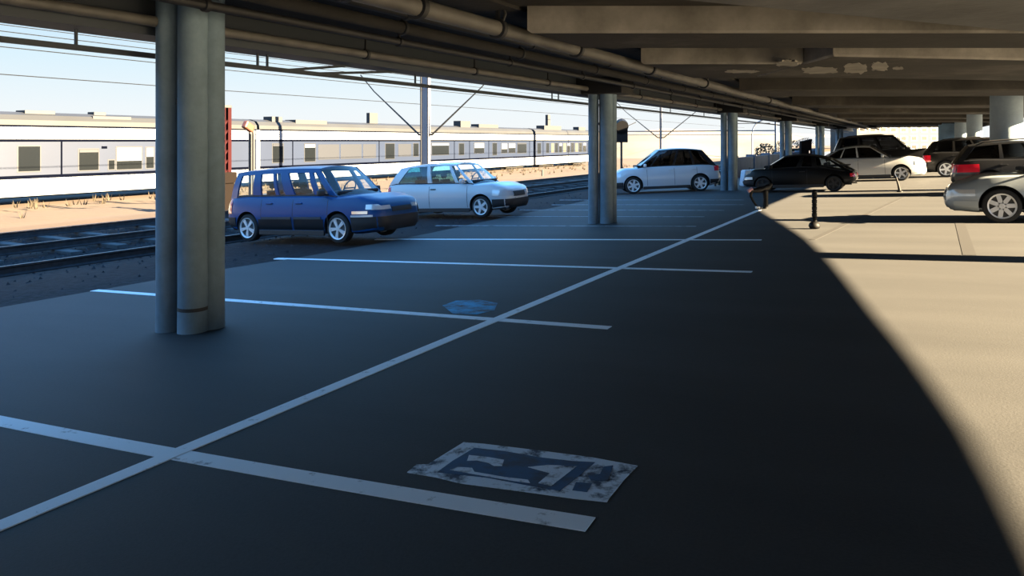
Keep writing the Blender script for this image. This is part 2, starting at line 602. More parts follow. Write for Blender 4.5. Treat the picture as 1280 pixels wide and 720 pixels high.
# loose stones on the track bed: nobody could count them
bm = NB()
for i in range(5200):
    x = random.uniform(-20.3, -14.2) if i % 5 else random.uniform(-20.3, -10.6)
    if min(abs(x - q) for q in RAILS_U) < .14:
        continue
    y = random.choice((random.uniform(2, 22), random.uniform(2, 40)))
    r = random.uniform(0.015, 0.042)
    z = gz(x) - 0.03
    q = [Vector((random.uniform(-1, 1), random.uniform(-1, 1), random.uniform(-.5, 1))).normalized() * r * random.uniform(.7, 1.2) for _ in range(4)]
    base = [Vector((r * math.cos(a), r * math.sin(a), -r * .3)) for a in (0.3, 2.3, 4.4)]
    top = Vector((q[0].x * .5, q[0].y * .5, r * random.uniform(.5, 1.0)))
    c = Vector((x, y, z + r * 0.2))
    vv = [bm.verts.new(c + b * random.uniform(.7, 1.2)) for b in base] + [bm.verts.new(c + top)]
    bm.faces.new((vv[0], vv[1], vv[3]))
    bm.faces.new((vv[1], vv[2], vv[3]))
    bm.faces.new((vv[2], vv[0], vv[3]))
    bm.faces.new((vv[2], vv[1], vv[0]))
st = obj('ground_stones', bm, M['stone'])
tag(st, 'loose blue-grey ballast stones scattered along the shaded track', 'gravel', kind='stuff')

bm = NB()
for i in range(260):
    x, y = random.uniform(-30.6, -28.6), random.uniform(12, 78)
    if random.random() < .3:
        x = random.uniform(-28.6, -24)
    z = gz(x) + .02
    for k in range(7):
        a = random.uniform(0, 2 * PI)
        h = random.uniform(.12, .34)
        d = Vector((math.cos(a), math.sin(a), 0))
        n = Vector((-d.y, d.x, 0)) * .03
        b = Vector((x, y, z)) + d * random.uniform(0, .12)
        bm.faces.new([bm.verts.new(q) for q in (b - n, b + n, b + d * .1 + Vector((0, 0, h)))])
wd = obj('weeds', bm, M['weed'])
tag(wd, 'sparse dark dry weeds on the sandy ground in front of the train', 'weeds', kind='stuff')

# ------------------------------------------------------------------ railway track
RAILS = (-14.4, -17.06, -19.7)
zr = gz(-16)
for u, lab in zip(RAILS, ('dark steel rail nearest the car park edge', 'dark steel rail in the middle of the three',
                          'dark steel rail farthest from the car park, next to the sandy ground')):
    bm = NB()
    prof = [(-.075, 0), (.075, 0), (.075, .02), (.02, .05), (.02, .135), (.04, .15), (.04, .185), (-.04, .185), (-.04, .15), (-.02, .135), (-.02, .05), (-.075, .02)]
    A = [bm.verts.new((u + a, -14, zr + 0.04 + b)) for a, b in prof]
    B = [bm.verts.new((u + a, 118, zr + 0.04 + b)) for a, b in prof]
    n = len(prof)
    for k in range(n):
        bm.faces.new((A[k], A[(k + 1) % n], B[(k + 1) % n], B[k]))
    bm.faces.new(A[::-1])
    bm.faces.new(B)
    tag(obj('rail', bm, M['rail']), lab, 'rail', 'rails beside the car park')
bm = NB()
box(bm, -20.3, -16.4, -0.13, 0.13, -0.1, 0.06, 0.015)
sl = obj('railway_sleeper', bm, M['sleeper'])
tag(sl, 'weathered grey sleeper lying under the two far rails', 'sleeper', 'sleepers under the two far rails')
sl.location = (0, 1.0, zr - 0.02)
for i in range(1, 40):
    o = sl.copy()
    C.objects.link(o)
    o.location = (random.uniform(-.05, .05), 1.0 + i * 1.25 + random.uniform(-.06, .06), zr - 0.02 + random.uniform(-.012, .012))
    o.rotation_euler = (0, 0, random.uniform(-.02, .02))

# ------------------------------------------------------------------ overpass deck
SUN_E = math.radians(20)
CT = 1 / math.tan(SUN_E)
ZE = 2.70
UB = [(-30, 0.66), (-6, 0.62), (0, 0.55), (3.4, 0.42), (4.8, 0.23), (6.2, -0.03), (7.5, -0.32), (9.5, -0.74), (11.7, -1.22), (13.6, -1.69), (16.0, -2.4), (18.2, -3.1), (19.9, -3.62), (21, -3.7), (40, -3.66), (100, -3.6)]


def ub(v):
    for (a, ua), (b, u2) in zip(UB, UB[1:]):
        if a <= v <= b:
            return ua + (u2 - ua) * (v - a) / (b - a)
    return -3.6


def deck_right(v):
    u = ub(v)
    return u + CT * (ZE - S * u)


DL = -7.35
vlist = [-30, -20, -12, -6, -3, 0] + [i * 0.8 for i in range(1, 30)] + [26, 30, 36, 44, 54, 66, 80, 96]
edge = [(deck_right(v), v) for v in vlist]
bm = NB()
prism(bm, [(DL, vlist[0])] + edge + [(DL, vlist[-1])], 3.1, 3.8)
deck = obj('ceiling', bm, M['concrete'], kind='structure')
tag(deck, 'stained concrete underside of the overpass deck')
bm = NB()   # right fascia, bent with the deck and added to smooth its cast shadow
T = []
for u, v in edge:
    T.append([bm.verts.new(p) for p in ((u - .28, v, ZE), (u, v, ZE), (u, v, 3.85), (u - .28, v, 3.85))])
for A, B in zip(T, T[1:]):
    for k in range(4):
        bm.faces.new((A[k], A[(k + 1) % 4], B[(k + 1) % 4], B[k]))
bm.faces.new(T[0][::-1])
bm.faces.new(T[-1])
tag(obj('edge_beam', bm, M['concrete'], kind='structure'), 'curving concrete beam added along the right deck edge to smooth its shadow')
bm = NB()   # left edge beam with a lower flange
prof = [(-7.4, 2.68), (-6.92, 2.68), (-6.92, 2.78), (-7.05, 2.82), (-7.05, 3.1), (-7.4, 3.85)]
A = [bm.verts.new((a, -30, b)) for a, b in prof]
B = [bm.verts.new((a, 96, b)) for a, b in prof]
for k in range(len(prof)):
    bm.faces.new((A[k], A[(k + 1) % len(prof)], B[(k + 1) % len(prof)], B[k]))
bm.faces.new(A[::-1])
bm.faces.new(B)
tag(obj('edge_beam', bm, M['steel_blue'], kind='structure'), 'straight dark beam along the railway edge of the deck')
# dark recess between the left beam and the ribs
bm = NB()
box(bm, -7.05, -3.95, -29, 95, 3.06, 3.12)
tag(obj('ceiling', bm, M['near_black'], kind='structure'), 'dark strip of deck underside above the pipes')

# transverse ribs, skewed to the deck
RB = 2.80


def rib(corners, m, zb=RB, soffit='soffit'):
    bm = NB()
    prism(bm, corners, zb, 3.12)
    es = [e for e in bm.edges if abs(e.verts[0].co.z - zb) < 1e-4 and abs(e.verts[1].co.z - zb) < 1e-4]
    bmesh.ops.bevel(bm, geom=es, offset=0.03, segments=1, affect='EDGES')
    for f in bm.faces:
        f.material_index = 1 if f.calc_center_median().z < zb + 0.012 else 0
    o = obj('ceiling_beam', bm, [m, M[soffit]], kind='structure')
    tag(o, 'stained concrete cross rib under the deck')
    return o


def cam_pt(xr, t):
    c, s = math.cos(TH), math.sin(TH)
    return (xr * c - t * s, xr * s + t * c)


def clip_rib(t0, t1, xr0=None, xr1=None, tl0=None, tl1=None, m=None, sk=0.0, soffit='soffit'):
    """rib seen square on: near edge depth t0, far edge t1; sk = change of depth per metre to the right"""
    c, s = math.cos(TH), math.sin(TH)

    def at_u(u, t):        # lateral position where the edge t + sk*x meets x = u
        x = (u + t * s) / (c - sk * s)
        return (x, t + sk * x)

    def right(t):
        x = 2.0
        for _ in range(600):
            p = cam_pt(x, t + sk * x)
            if p[0] > deck_right(max(-29, min(95, p[1]))) - 0.3:
                break
            x += 0.05
        return (x, t + sk * x)
    A = cam_pt(*(at_u(-3.85, t0) if xr0 is None else (xr0, t0 + sk * xr0)))
    D = cam_pt(*(at_u(-3.85, t1) if xr0 is None else (xr0, t1 + sk * xr0)))
    B = cam_pt(*(right(t0) if xr1 is None else (xr1, t0 + sk * xr1)))
    E_ = cam_pt(*(right(t1) if xr1 is None else (xr1, t1 + sk * xr1)))
    return rib([A, B, E_, D], m or M['rib'], soffit=soffit)


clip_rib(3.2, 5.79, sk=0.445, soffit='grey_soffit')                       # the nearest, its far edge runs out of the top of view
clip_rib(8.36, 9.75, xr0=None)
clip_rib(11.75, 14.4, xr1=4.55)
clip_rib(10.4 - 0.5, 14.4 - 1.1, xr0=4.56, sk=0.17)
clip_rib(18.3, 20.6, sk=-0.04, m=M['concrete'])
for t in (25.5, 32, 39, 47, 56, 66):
    clip_rib(t, t + 2.2, m=M['soffit'])  # far ribs dark all over, their lack of light painted in
# scars where the concrete cover has come away, on the underside of the third rib
bm = NB()
for px0, px1, y0, y1 in ((1052, 1086, 79, 94), (1088, 1112, 78, 90), (968, 1000, 77, 84), (905, 950, 88, 92), (1115, 1130, 84, 88), (1000, 1050, 84, 93)):
    pts = []
    for k in range(26):
        a = 2 * PI * k / 26
        px = (px0 + px1) / 2 + (px1 - px0) / 2 * math.copysign(abs(math.cos(a)) ** .6, math.cos(a)) * random.uniform(.72, 1.0)
        py = (y0 + y1) / 2 + (y1 - y0) / 2 * math.copysign(abs(math.sin(a)) ** .6, math.sin(a)) * random.uniform(.6, 1.05)
        d = ray(px, py)
        t = (RB - 0.012 - HC) / d.z
        pts.append((t * d.x, t * d.y))
    prism(bm, pts, RB - 0.005, RB + 0.02)
scar = obj('spalled_patch', bm, mat('fresh_concrete_scar', (0.17, 0.155, 0.128), 0.9, var=0.3, scale=3), kind='structure')
tag(scar, 'pale spalled patches on the underside of a cross rib')

# ------------------------------------------------------------------ pillars on the railway side
def shaft(bm, x, y, r, z0, z1, seg=28):
    lathe(bm, [(r, 0), (r, (z1 - z0) * .2), (r, (z1 - z0) * .6), (r, z1 - z0)], 'Z', seg, x, y, z0)


shaft_mesh = None
left_v = [on_u(px, HY, -6.43).y for px in (241, 758, 915, 985, 1027, 1051)]
for i, v in enumerate(left_v):
    u0 = -6.43
    zg = S * u0
    p = thing('pillar', None, None, (u0, v, zg), kind='structure')
    p['label'] = 'concrete pillar of three clustered round shafts on the railway side'
    top = (3.08 - zg) if i == 0 else (2.70 - zg)
    for dx, dy, r in ((-0.30, -0.05, 0.122), (0, 0, 0.143), (0.05, 0.19, 0.125)):
        bm = NB()
        lathe(bm, [(r + .004, -0.12), (r + .004, 0.0), (r, .35), (r, 1.2), (r, top)], 'Z', 28, dx, dy, 0)
        obj('shaft', bm, M['pillar'], p, smooth=40)
    bm = NB()
    tube(bm, [(-0.155, -0.03, 0.0), (-0.155, -0.03, top)], 0.016, 8)
    box(bm, -0.185, -0.12, -0.06, 0.0, 2.28, 2.34, .005)
    obj('conduit', bm, M['pipe'], p)
    if i == 0:
        for z in (0.22, ):
            bm = NB()
            lathe(bm, [(0.1465, 0), (0.1465, 0.035)], 'Z', 28, 0, 0, z)
            obj('band', bm, M['iron'], p, smooth=40)
    else:
        bm = NB()
        box(bm, -0.62, 0.5, -0.35, 0.45, top - 0.02, 3.1 - zg, .02)
        obj('cap_beam', bm, M['near_black'], p)

# piers on the right
for (u, v, r) in ((2.3, 27.7, 0.44), (2.3, 43.7, 0.34), (2.4, 60, 0.42), (5.9, 11.75, 0.31), (5.5, 17.25, 0.22), (8.5, 1.0, 0.3)):
    zg = S * u
    bm = NB()
    lathe(bm, [(r, -0.12), (r, .5), (r, 1.8 - zg), (r, 3.12 - zg)], 'Z', 32, 0, 0, 0)
    o = obj('pillar', bm, M['pier'], smooth=40, kind='structure')
    o.location = (u, v, zg)
    tag(o, 'pale round concrete pier on the right side')

# ------------------------------------------------------------------ pipes and trays under the deck
pipe = thing('drain_pipe', 'long grey pipe with dark clamps hung under the deck, biggest of the pipe runs', 'pipe', (-4.18, 0, 2.86))
bm = NB()
tube(bm, [(0, -6, 0), (0, 4, 0), (0, 20, 0), (0, 92, 0)], 0.088, 14)
obj('pipe_run', bm, M['pipe'], pipe, smooth=40)
for v in [on_u(px, HY, -4.18).y for px in (430, 522, 622, 720, 812, 880, 960)]:
    bm = NB()
    lathe(bm, [(0.094, -0.04), (0.118, -0.035), (0.118, 0.035), (0.094, 0.04)], 'Y', 20, 0, v, 0)
    tube(bm, [(0.06, v, 0.05), (0.10, v, 0.16), (0.06, v, 0.25)], 0.018, 8)
    box(bm, -0.02, 0.02, v - .02, v + .02, 0.08, 0.22)
    obj('clamp', bm, M['iron'], pipe, smooth=40)
for k, (u, z, r, m_, lab) in enumerate((
        (-4.75, 2.93, 0.05, 'iron', 'thin dark pipe nearest the big grey drain pipe'),
        (-5.25, 2.90, 0.07, 'near_black', 'near-black pipe in the middle of the dark pipe runs'),
        (-5.75, 2.84, 0.045, 'iron', 'thin dark pipe above the row of railway side pillars'),
        (-6.78, 2.80, 0.055, 'pipe', 'pale pipe running just inside the railway side beam'))):
    t = thing('service_pipe', lab, 'pipe', (u, 0, z))
    bm = NB()
    tube(bm, [(0, -6, 0), (0, 10, 0), (0, 92, 0)], r, 12)
    obj('pipe_run', bm, M[m_], t, smooth=40)
    for v in [3.5 + 2.9 * i + 0.6 * k for i in range(12)]:
        bm = NB()
        lathe(bm, [(r + .004, -0.03), (r + .018, -0.025), (r + .018, 0.025), (r + .004, 0.03)], 'Y', 14, 0, v, 0)
        box(bm, -0.012, 0.012, v - .012, v + .012, r, 3.08 - z)
        obj('hanger', bm, M['iron'], t, smooth=40)
# the bar slung outside the edge beam
t = thing('suspended_rail', 'slim dark bar slung on hangers along the railway edge of the deck', 'rail', (-7.2, 0, 2.505))
bm = NB()
box(bm, -0.03, 0.03, -8, 92, -0.026, 0.026)
obj('bar', bm, M['steel_blue'], t)
for px in (95, 322, 334, 519, 690, 698, 838, 880):
    v = on_u(px, HY, -7.2).y
    bm = NB()
    box(bm, -0.012, 0.012, v - .012, v + .012, 0.02, 0.2)
    obj('hanger', bm, M['steel_blue'], t)
for a, b in (((398, 95), (505, 86)), ((360, 92), (445, 82))):
    pa, pb = on_u(a[0], a[1], -7.2), on_u(b[0], b[1], -7.25)
    bm = NB()
    bar(bm, (pa.x + 7.2, pa.y, 0.01), (pb.x + 7.2, pb.y, 0.2), 0.035, 0.035)
    obj('brace', bm, M['steel_blue'], t)

# ------------------------------------------------------------------ train
TU = -32.0


def tv(px):
    return on_u(px, HY, TU).y


def tz(px, y):
    return HC + (HY - y) / (VX - px) / math.cos(TH) * 32.0


def carriage(v0, v1, label, wins, panels, seams, equip):
    L = v1 - v0
    t = thing('train_carriage', label, 'train', (TU - 1.4, v0, -0.93), group='carriages of the standing train')
    Z = 0.93

    def band(name, z0, z1, hw, m, inset=0.0):
        bm = NB()
        box(bm, -hw, hw, inset, L - inset, z0 + Z, z1 + Z, 0.02)
        return obj(name, bm, m, t)
    band('skirt', -0.66, 0.08, 1.40, M['t_white'])
    band('lower_stripe', 0.05, 0.19, 1.408, M['t_line'])
    wb = band('window_band', 0.17, 1.58, 1.39, M['t_band'])
    band('upper_stripe', 1.56, 1.67, 1.408, M['t_line'])
    band('upper_panel', 1.65, 2.17, 1.40, M['t_white'])
    band('gutter', 2.16, 2.24, 1.41, M['t_line'])
    bm = NB()
    prof = [(-1.36, 2.2), (1.36, 2.2), (1.33, 2.45), (1.15, 2.66), (0.7, 2.78), (0, 2.82), (-0.7, 2.78), (-1.15, 2.66), (-1.33, 2.45)]
    A = [bm.verts.new((a, 0, b + Z)) for a, b in prof]
    B = [bm.verts.new((a, L, b + Z)) for a, b in prof]
    for k in range(len(prof)):
        bm.faces.new((A[k], A[(k + 1) % len(prof)], B[(k + 1) % len(prof)], B[k]))
    bm.faces.new(A[::-1])
    bm.faces.new(B)
    obj('roof', bm, M['t_roof'], t, smooth=30)
    bm = NB()
    box(bm, -1.1, 1.1, 0.3, L - .3, -0.72 + Z, -0.60 + Z)
    for c in (3.0, L - 3.0):
        box(bm, -1.05, 1.05, c - 1.6, c + 1.6, -0.86 + Z, -0.62 + Z, .03)
    obj('underframe', bm, M['t_under'], t)
    for c in (3.0, L - 3.0):
        for d in (-1.0, 1.0):
            bm = NB()
            for sx in (-0.75, 0.75):
                tube(bm, [(sx - .06, c + d, 0.36), (sx + .06, c + d, 0.36)], 0.36, 20)
            tube(bm, [(-.7, c + d, .36), (.7, c + d, .36)], 0.06, 8)
            obj('wheelset', bm, M['t_under'], t, smooth=40)
    for a, b, z0, z1, blind in wins:
        a, b = a - v0, b - v0
        bm = NB()
        box(bm, 1.38, 1.402, a - .05, b + .05, z0 - .05 + Z, z1 + .05 + Z, .004)
        w = obj('window', bm, M['t_panel'], t)
        bm = NB()
        box(bm, 1.395, 1.408, a, b, z0 + Z, z1 + Z)
        obj('pane', bm, M['t_glass'], w)
        if blind:
            bm = NB()
            box(bm, 1.40, 1.412, a + .01, b - .01, z1 - (z1 - z0) * blind + Z, z1 + Z - .01)
            obj('blind', bm, M['t_blind'] if blind > .15 else M['t_panel'], w)
    for a, b, z0, z1, m in panels:
        bm = NB()
        box(bm, 1.38, 1.405, a - v0, b - v0, z0 + Z, z1 + Z, .004)
        obj('side_panel', bm, m, t)
    for a in seams:
        bm = NB()
        box(bm, 1.38, 1.404, a - v0 - .035, a - v0 + .035, 0.17 + Z, 1.58 + Z)
        obj('door_seam', bm, M['t_line'], t)
    for a, b, z1, x0, x1 in equip:
        bm = NB()
        box(bm, x0, x1, a - v0, b - v0, 2.55 + Z, z1 + Z, .02)
        obj('roof_unit', bm, M['t_equip'], t)
    # coupling towards the next carriage
    bm = NB()
    box(bm, -1.0, 1.0, L, L + 0.10, -0.4 + Z, 2.0 + Z)
    obj('gangway', bm, M['t_under'], t)
    return t


carriage(-4.0, tv(322), 'nearest white and blue-grey train carriage, at the left behind the first pillar',
         [(tv(-45), tv(-15), .36, 1.37, 0), (tv(23), tv(50), .36, 1.37, 0), (tv(99), tv(123), .32, 1.22, .14),
          (tv(146), tv(177), .30, 1.30, .62), (tv(183), tv(192), .32, 1.28, .45), (tv(136), tv(143), .32, .72, 0), (tv(212), tv(236), .34, 1.3, 0)],
         [(tv(127), tv(134), 1.25, 1.36, M['t_line'])],
         [tv(77), tv(-60), tv(205)],
         [(tv(40), tv(78), 2.87, .2, .9), (tv(119), tv(167), 2.70, .3, 1.25), (tv(128), tv(143), 2.90, .3, .8)])
carriage(tv(325), tv(667), 'middle train carriage seen above the blue and the white hatchback',
         [(tv(341), tv(354), .38, 1.42, .12), (tv(381), tv(394), .38, 1.40, .2), (tv(482), tv(493), .38, 1.40, 0),
          (tv(517), tv(523), .5, 1.40, 0), (tv(540), tv(561), .55, 1.42, .2), (tv(574), tv(580), .5, 1.38, 0), (tv(593), tv(605), .6, 1.42, .5),
          (tv(616), tv(621), .4, 1.40, 0), (tv(627), tv(634), .55, 1.38, .6), (tv(636), tv(644), .55, 1.38, .5), (tv(647), tv(658), .5, 1.38, .1)],
         [(tv(398), tv(424), .45, 1.38, M['t_panel']), (tv(426), tv(452), .45, 1.38, M['t_panel']), (tv(454), tv(470), .45, 1.38, M['t_panel']),
          (tv(498), tv(514), .5, 1.38, M['t_panel'])],
         [tv(366), tv(474), tv(568), tv(587), tv(611), tv(662)],
         [(tv(345), tv(358), 2.98, .4, 1.1), (tv(373), tv(412), 2.84, .3, 1.2), (tv(474), tv(484), 3.5, .3, .6), (tv(580), tv(592), 3.2, .4, 1.1), (tv(604), tv(628), 3.0, .2, 1.0)])
wl = []
xs_ = [683, 689, 694, 699, 704, 709, 714, 719, 724, 729]
pn = []
for i, x in enumerate(xs_):
    if i % 3 == 1:
        pn.append((tv(x), tv(x + 3.6), .45, 1.36, M['t_orange']))
    else:
        wl.append((tv(x), tv(x + 3.4), .45, 1.36, .3 if i % 2 else 0))
carriage(tv(670), tv(742), 'farthest train carriage, just left of the second pillar',
         wl + [(tv(672), tv(676), .4, 1.36, 0)], pn, [tv(679), tv(735)],
         [(tv(684), tv(705), 3.1, .2, 1.1), (tv(693), tv(696), 4.2, .4, .7), (tv(728), tv(736), 3.1, .3, 1.0)])


# ------------------------------------------------------------------ catenary masts, wires, signal, lamp
def mast(px, u, h, w, label, reach, up, m1):
    p = on_u(px, HY, u)
    zg = gz(u) - 0.05
    t = thing('catenary_mast', label, 'mast', (u, p.y, zg))
    bm = NB()
    box(bm, -w * .5, w * .5, -w * .28, w * .28, 0, h, .01)
    obj('post', bm, m1, t)
    bm = NB()
    box(bm, -w * .75, -w * .55, -w * .4, w * .4, 0, h)
    box(bm, -w * .6, -w * .4, -w * .1, w * .1, 0.6, 0.7)
    for k in range(7):
        box(bm, -w * .6, -w * .4, -w * .1, w * .1, 0.9 * k + 1.2, 0.9 * k + 1.27)
    obj('flange', bm, M['mast_dark'], t)
    bm = NB()
    box(bm, w * .6, w * .68, -w * .3, w * .3, 0, h)
    obj('conduit', bm, M['mast'], t)
    zj = HC + 0.30 - zg
    for s in (-1, 1):
        bm = NB()
        tube(bm, [(s * w * .5, 0, zj), (s * (w * .5 + .25), 0, zj + .02), (s * reach, 0, zj + up)], [.05, .055, .03], 8)
        tube(bm, [(s * reach, 0, zj + up), (s * (reach + .9), 0, zj + up + .9)], .03, 8)
        obj('arm_strut', bm, M['strut'], t)
    return t


mast(532, -22.0, 9.0, 0.33, 'white catenary mast with two raised struts rising behind the white hatchback', 3.3, 2.3, M['t_white'])
mast(826, -22.2, 9.0, 0.14, 'slim catenary mast with two raised struts seen above the white car facing left', 3.6, 2.6, M['mast'])
# pale curved pole far along the line
p = on_u(940, HY, -21.5)
t = thing('curved_pole', 'pale pole with a curved top seen between the third and fourth pillars', 'pole', (-21.5, p.y, gz(-21.5)))
bm = NB()
tube(bm, [(0, 0, -.05), (0, 0, 3.2), (.15, 0, 4.2), (.6, 0, 5.0), (1.5, 0, 5.5), (2.6, 0, 5.7)], .11, 10)
obj('pole_shaft', bm, M['t_white'], t, smooth=50)
bm = NB()
tube(bm, [(-2.2, 0, 5.0), (2.5, 0, 5.0)], .05, 8)
obj('cross_arm', bm, M['strut'], t)
for k, (u, z, lab) in enumerate(((-22.0, 4.2, 'highest overhead wire above the track'), (-22.6, 3.5, 'second overhead wire below the highest one'),
                                 (-24.0, 4.9, 'overhead wire strung above the sandy ground'), (-27.5, 5.6, 'overhead wire strung closest to the train'))):
    bm = NB()
    tube(bm, [(0, -10, 0), (0, 18, -.05), (0, 50, .02), (0, 112, 0)], 0.014, 6)
    o = obj('overhead_wire', bm, M['wire'])
    o.location = (u, 0, z)
    tag(o, lab, 'wire', 'overhead railway wires')
# beam across the line far off, carried by two posts
t = thing('signal_gantry', 'thin grey gantry beam on two posts across the line beyond the white car', 'gantry', (-24, 92, gz(-24) - .05))
bm = NB()
bar(bm, (-14, 0, 3.75), (9, 0, 3.75), .12, .14)
bar(bm, (-14, 0, 3.3), (9, 0, 3.3), .07, .07)
obj('gantry_beam', bm, M['mast'], t)
for x in (-14, 9):
    bm = NB()
    box(bm, x - .1, x + .1, -.1, .1, 0, 5.2)
    obj('post', bm, M['mast'], t)

# railway signal
p = on_u(777, HY, -12.2)
zg = gz(-12.2) - .03
t = thing('railway_signal', 'black railway signal with a round white lamp beside the second pillar', 'signal', (-12.2, p.y, zg), (0, 0, TH))
d = ray(777, 166)
k = p.y / d.y
zc_ = HC + k * (HY - 166) / F - zg
hh = 24 * k / F
ww = 18 * k / F
bm = NB()
box(bm, -ww * .42, ww * .42, -.06, .10, zc_ - hh / 2, zc_ + hh * .2, .02)
tube(bm, [(0, -.06, zc_ + hh * .2), (0, .10, zc_ + hh * .2)], ww * .42, 24)
obj('signal_head', bm, M['black'], t)
bm = NB()
tube(bm, [(0, -.075, zc_ + hh * .2), (0, -.05, zc_ + hh * .2)], ww * .2, 20)
obj('lamp', bm, M['white'], t)
bm = NB()
tube(bm, [(0, .1, zc_ + hh * .32), (0, .0, zc_ + hh * .42), (0, -.22, zc_ + hh * .32)], ww * .44, 12, cap=True)
obj('hood', bm, M['black'], t)
bm = NB()
tube(bm, [(0, .06, 0), (0, .06, zc_)], .05, 10)
obj('mast_post', bm, M['iron'], t)
bm = NB()
tube(bm, [(ww * .4, 0, zc_ + hh * .35), (ww * 1.0, 0, zc_ + hh * .55)], .02, 6)
obj('bracket', bm, M['iron'], t)

# red column, lamp post and white post in front of the train
p = on_u(279, HY, -21.0)
zg = gz(-21.0) - 0.05
t = thing('crane_column', 'red steel lattice column on a brown box beside the first pillar', 'crane', (-21.0, p.y, zg))
bm = NB()
for sx, sy in ((-.12, -.12), (.12, -.12), (.12, .12), (-.12, .12)):
    box(bm, sx - .07, sx + .07, sy - .07, sy + .07, 1.2, HC + 1.15 - zg)
for k in range(6):
    z = 1.3 + k * .34
    bar(bm, (.13, -.12, z), (.13, .12, z + .3), .05, .05)
    bar(bm, (-.12, -.13, z), (.12, -.13, z + .3), .05, .05)
obj('lattice', bm, M['red'], t)
bm = NB()
box(bm, -.26, .26, -.26, .26, 0, 1.1, .03)
box(bm, -.32, .32, -.32, .32, 1.08, 1.46, .03)
obj('base_box', bm, M['brown'], t)
bm = NB()
box(bm, -.2, .2, -.2, .2, HC + 1.12 - zg, HC + 1.22 - zg, .02)
obj('cap_plate', bm, M['iron'], t)

p = on_u(313, HY, -22.5)
zg = gz(-22.5) - .05
zt = HC + 0.52 - zg
t = thing('lamp_post', 'grey lamp post with an orange tilted head in front of the train', 'lamp post', (-22.5, p.y, zg))
bm = NB()
tube(bm, [(0, 0, 0), (0, 0, zt - .1)], .07, 10)
tube(bm, [(.0, .16, 0), (.0, .16, zt - .3), (.0, .1, zt)], .05, 10)
obj('pole_shaft', bm, M['iron'], t, smooth=50)
bm = NB()
box(bm, -.12, .12, -.32, .12, zt - .18, zt + .12, .05)
bmesh.ops.rotate(bm, verts=bm.verts, cent=(0, 0, zt), matrix=Matrix.Rotation(-.5, 3, 'X'))
obj('lamp_head', bm, M['lamp_orange'], t)
p = on_u(322, HY, -22.0)
bm = NB()
tube(bm, [(0, 0, -.05), (0, 0, 2.9)], .085, 12)
o = obj('marker_post', bm, M['t_white'], smooth=50)
o.location = (-22.0, p.y, gz(-22))
tag(o, 'plain white post standing right of the orange-headed lamp post', 'post')
p = on_u(678, HY, -24)
bm = NB()
tube(bm, [(0, 0, -.3), (0, 0, .42)], .07, 8)
o = obj('marker_post', bm, M['iron'], smooth=50)
o.location = (-24, p.y, gz(-24))
tag(o, 'short dark peg on the sandy ground beside the farthest carriage', 'post')


# ------------------------------------------------------------------ vehicles
def interp(tab, x):
    if x <= tab[0][0]:
        return tab[0][1]
    for (a, va), (b, vb) in zip(tab, tab[1:]):
        if a <= x <= b:
            f = (x - a) / (b - a)
            return va + (vb - va) * f
    return tab[-1][1]


def smoothtab(tab, x):
    """smooth (Catmull-Rom) look-up"""
    n = len(tab)
    if x <= tab[0][0]:
        return tab[0][1]
    if x >= tab[-1][0]:
        return tab[-1][1]
    for i in range(n - 1):
        if tab[i][0] <= x <= tab[i + 1][0]:
            x0, y0 = tab[i]
            x1, y1 = tab[i + 1]
            m0 = (y1 - (tab[i - 1][1] if i else y0)) / (x1 - (tab[i - 1][0] if i else x0)) if i else (y1 - y0) / (x1 - x0)
            m1 = ((tab[i + 2][1] - y0) / (tab[i + 2][0] - x0)) if i + 2 < n else (y1 - y0) / (x1 - x0)
            h = x1 - x0
            f = (x - x0) / h
            return ((2 * f ** 3 - 3 * f ** 2 + 1) * y0 + (f ** 3 - 2 * f ** 2 + f) * h * m0
                    + (-2 * f ** 3 + 3 * f ** 2) * y1 + (f ** 3 - f ** 2) * h * m1)


WHEELS = {}


